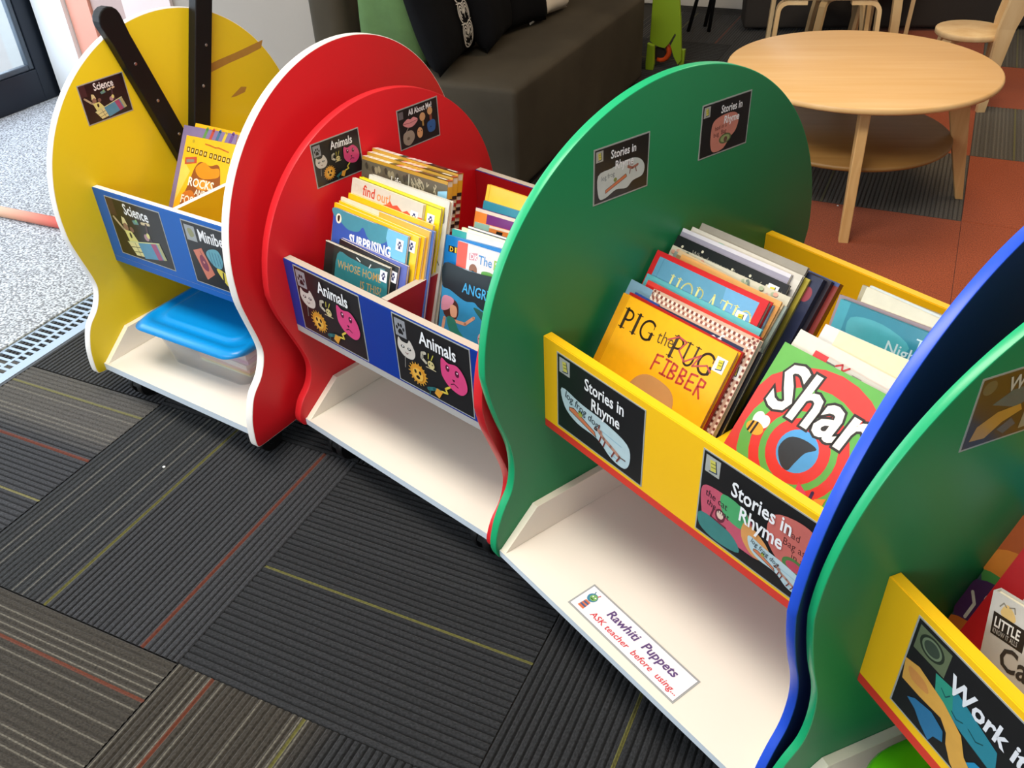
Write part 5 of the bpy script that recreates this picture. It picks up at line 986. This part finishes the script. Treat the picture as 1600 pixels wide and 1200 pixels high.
# ------------------------------------------------------------------ bentwood chairs and stools
def bent_leg(d, s_, r0, zs, foot, w=.048, t=.02):
    pts = [d*(r0-.13)+Vector((0, 0, zs))]
    for i in range(7):
        a = i/6*PI/2; pts.append(d*(r0-.045+.045*math.sin(a))+Vector((0, 0, zs-.045*(1-math.cos(a)))))
    pts += [d*(r0+foot*.5)+Vector((0, 0, zs*.5)), d*(r0+foot)]
    bm = bmesh.new(); tube(bm, pts, (w, t), flat=s_); return bm
BC = wood('pale_birch', '#d8b27c', '#ecd0a0', (12, 12, 3), .42)
def bent_chair(loc, rz, label, seat_h=.33, r=.145):
    t = empty('child_chair', loc, rz, label, 'chair', 'bentwood chairs round the table')
    bm = bmesh.new(); lathe(bm, [(0, seat_h-.026), (r-.004, seat_h-.026), (r, seat_h-.022), (r, seat_h-.004), (r-.004, seat_h), (0, seat_h)], 40); link('seat', bm, BC, t)
    for a in (135, -135):
        a = math.radians(a); d = Vector((math.cos(a), math.sin(a), 0)); link('leg', bent_leg(d, Vector((-d.y, d.x, 0)), r-.005, seat_h-.037, .03), BC, t)
    for sy in (-1, 1):
        bm = bmesh.new(); tube(bm, [(r*.80, sy*.105, 0), (r*.84, sy*.108, .2), (r*.90, sy*.11, .36), (r*1.12, sy*.115, .52), (r*1.35, sy*.118, .66)], [(.036, .022), (.05, .022), (.07, .022), (.09, .022), (.09, .022)], flat=(1, .35, 0)); link('back_post', bm, BC, t)
    bm = bmesh.new(); tube(bm, [(r*1.12, -.15, .59), (r*1.25, -.08, .6), (r*1.28, 0, .6), (r*1.25, .08, .6), (r*1.12, .15, .59)], (.09, .012), flat=(.2, 0, 1)); link('backrest', bm, BC, t)
    return t
bent_chair((1.185, 3.88, 0), .05, 'pale bentwood child chair with round seat at the right of the table')
bent_chair((.748, 4.80, 0), 1.3, 'pale bentwood child chair standing behind the table, mostly hidden above the photo edge')
t = empty('bench_stool', (.52, 4.10, 0), .262, 'pale bentwood stool with rounded legs standing behind the table', 'stool')
bm = bmesh.new(); box(bm, -.215, .215, -.17, .17, .395, .422, 0, .006); link('seat', bm, BC, t)
for sx in (-1, 1):
    for sy in (-1, 1):
        bm = bmesh.new(); pts = [Vector((sx*.10, sy*.14, 0.384))]+[Vector((sx*(.185+.045*math.sin(i/6*PI/2)), sy*.14, 0.384-.045*(1-math.cos(i/6*PI/2)))) for i in range(7)]+[Vector((sx*.245, sy*.14, 0))]
        tube(bm, pts, (.05, .02), flat=(0, 1, 0)); link('leg', bm, BC, t)
t = empty('round_stool', (.53, 4.66, 0), .3, 'round stool with a dull green seat, seen through the bentwood stool', 'stool')
bm = bmesh.new(); lathe(bm, [(0, .27), (.15, .27), (.154, .274), (.154, .296), (.15, .30), (0, .30)], 36); link('seat', bm, mat('dull_green_seat', '#5c6148', .6), t)
for a in (45, 135, 225, 315):
    a = math.radians(a); d = Vector((math.cos(a), math.sin(a), 0)); link('leg', bent_leg(d, Vector((-d.y, d.x, 0)), .150, .259, .03, .04), BC, t)

# ------------------------------------------------------------------ lime toy frame, dark bench at the back
LIME = mat('lime_plastic', '#86a51e', .45, var=.05)
t = empty('toy_frame', (-.23, 3.97, 0), 0, 'lime green plastic toy frame with an orange loop beside the sofa', 'toy')
bm = bmesh.new(); prism(bm, [(-.075, .46), (-.083, .14), (-.06, .122), (-.03, .112), (.0, .108), (.02, .13), (.05, .185), (.056, .18), (.03, .125), (.05, .07), (.075, .03), (.09, .05), (.088, .1), (.075, .25), (.06, .36), (.05, .46)], 'y', -.012, .012, 0, 0, .003); link('front_plate', bm, LIME, t)
bm = bmesh.new(); prism(bm, [(-.085, .135), (-.05, .125), (-.046, .03), (-.05, .0), (-.088, .0), (-.09, .03)], 'y', -.045, -.015, 0, 0, .003); link('leg', bm, LIME, t)
bm = bmesh.new(); prism(bm, [(.07, .0), (.095, .0), (.1, .1), (.08, .1)], 'y', .02, .045, 0, 0, .003); link('leg', bm, LIME, t)
bm = bmesh.new(); tube(bm, [(-.03+.045*math.cos(q*PI/8), .028, .082+.045*math.sin(q*PI/8)) for q in range(-5, 6)], .014); link('orange_loop', bm, mat('orange_plastic', '#e0521c', .4), t)
bm = bmesh.new(); cyl(bm, (-.04, .02, .07), (-.04, .06, .07), .035); link('wheel', bm, mat('dark_brown_wheel', '#2a1d18', .6), t)
e = empty('easel', (-.28, 4.72, 0), .2, 'black metal stand with slanting legs beyond the lime toy', 'stand')
for a, b in (((-.03, 0, .0), (.10, 0, .62)), ((.06, .12, .0), (.16, .1, .62)), ((.09, .0, .0), (.14, .03, .62))):
    bm = bmesh.new(); cyl(bm, a, b, .011, n=10); link('leg', bm, BLACKP, e)
bm = bmesh.new(); box(bm, .09, .165, .0, .11, .6, .625, 0, .003); link('head', bm, BLACKP, e)
DB = mat('dark_bench_fabric', '#2e2a28', .9, bump=.25, bscale=400, var=.12)
bn = empty('bench', (0, 4.775, 0), .304, 'long dark fabric bench against the far wall', 'sofa')
soft_box('seat_base', .0, 2.4, 0, .20, .02, .40, bn, DB, .02)
soft_box('seat_pad', .01, 2.39, .0, .20, .402, .46, bn, DB, .02)
for x in (.1, 2.3):
    bm = bmesh.new(); cyl(bm, (x, .1, 0), (x, .1, .02), .03, n=12); link('foot', bm, BLACKP, bn)
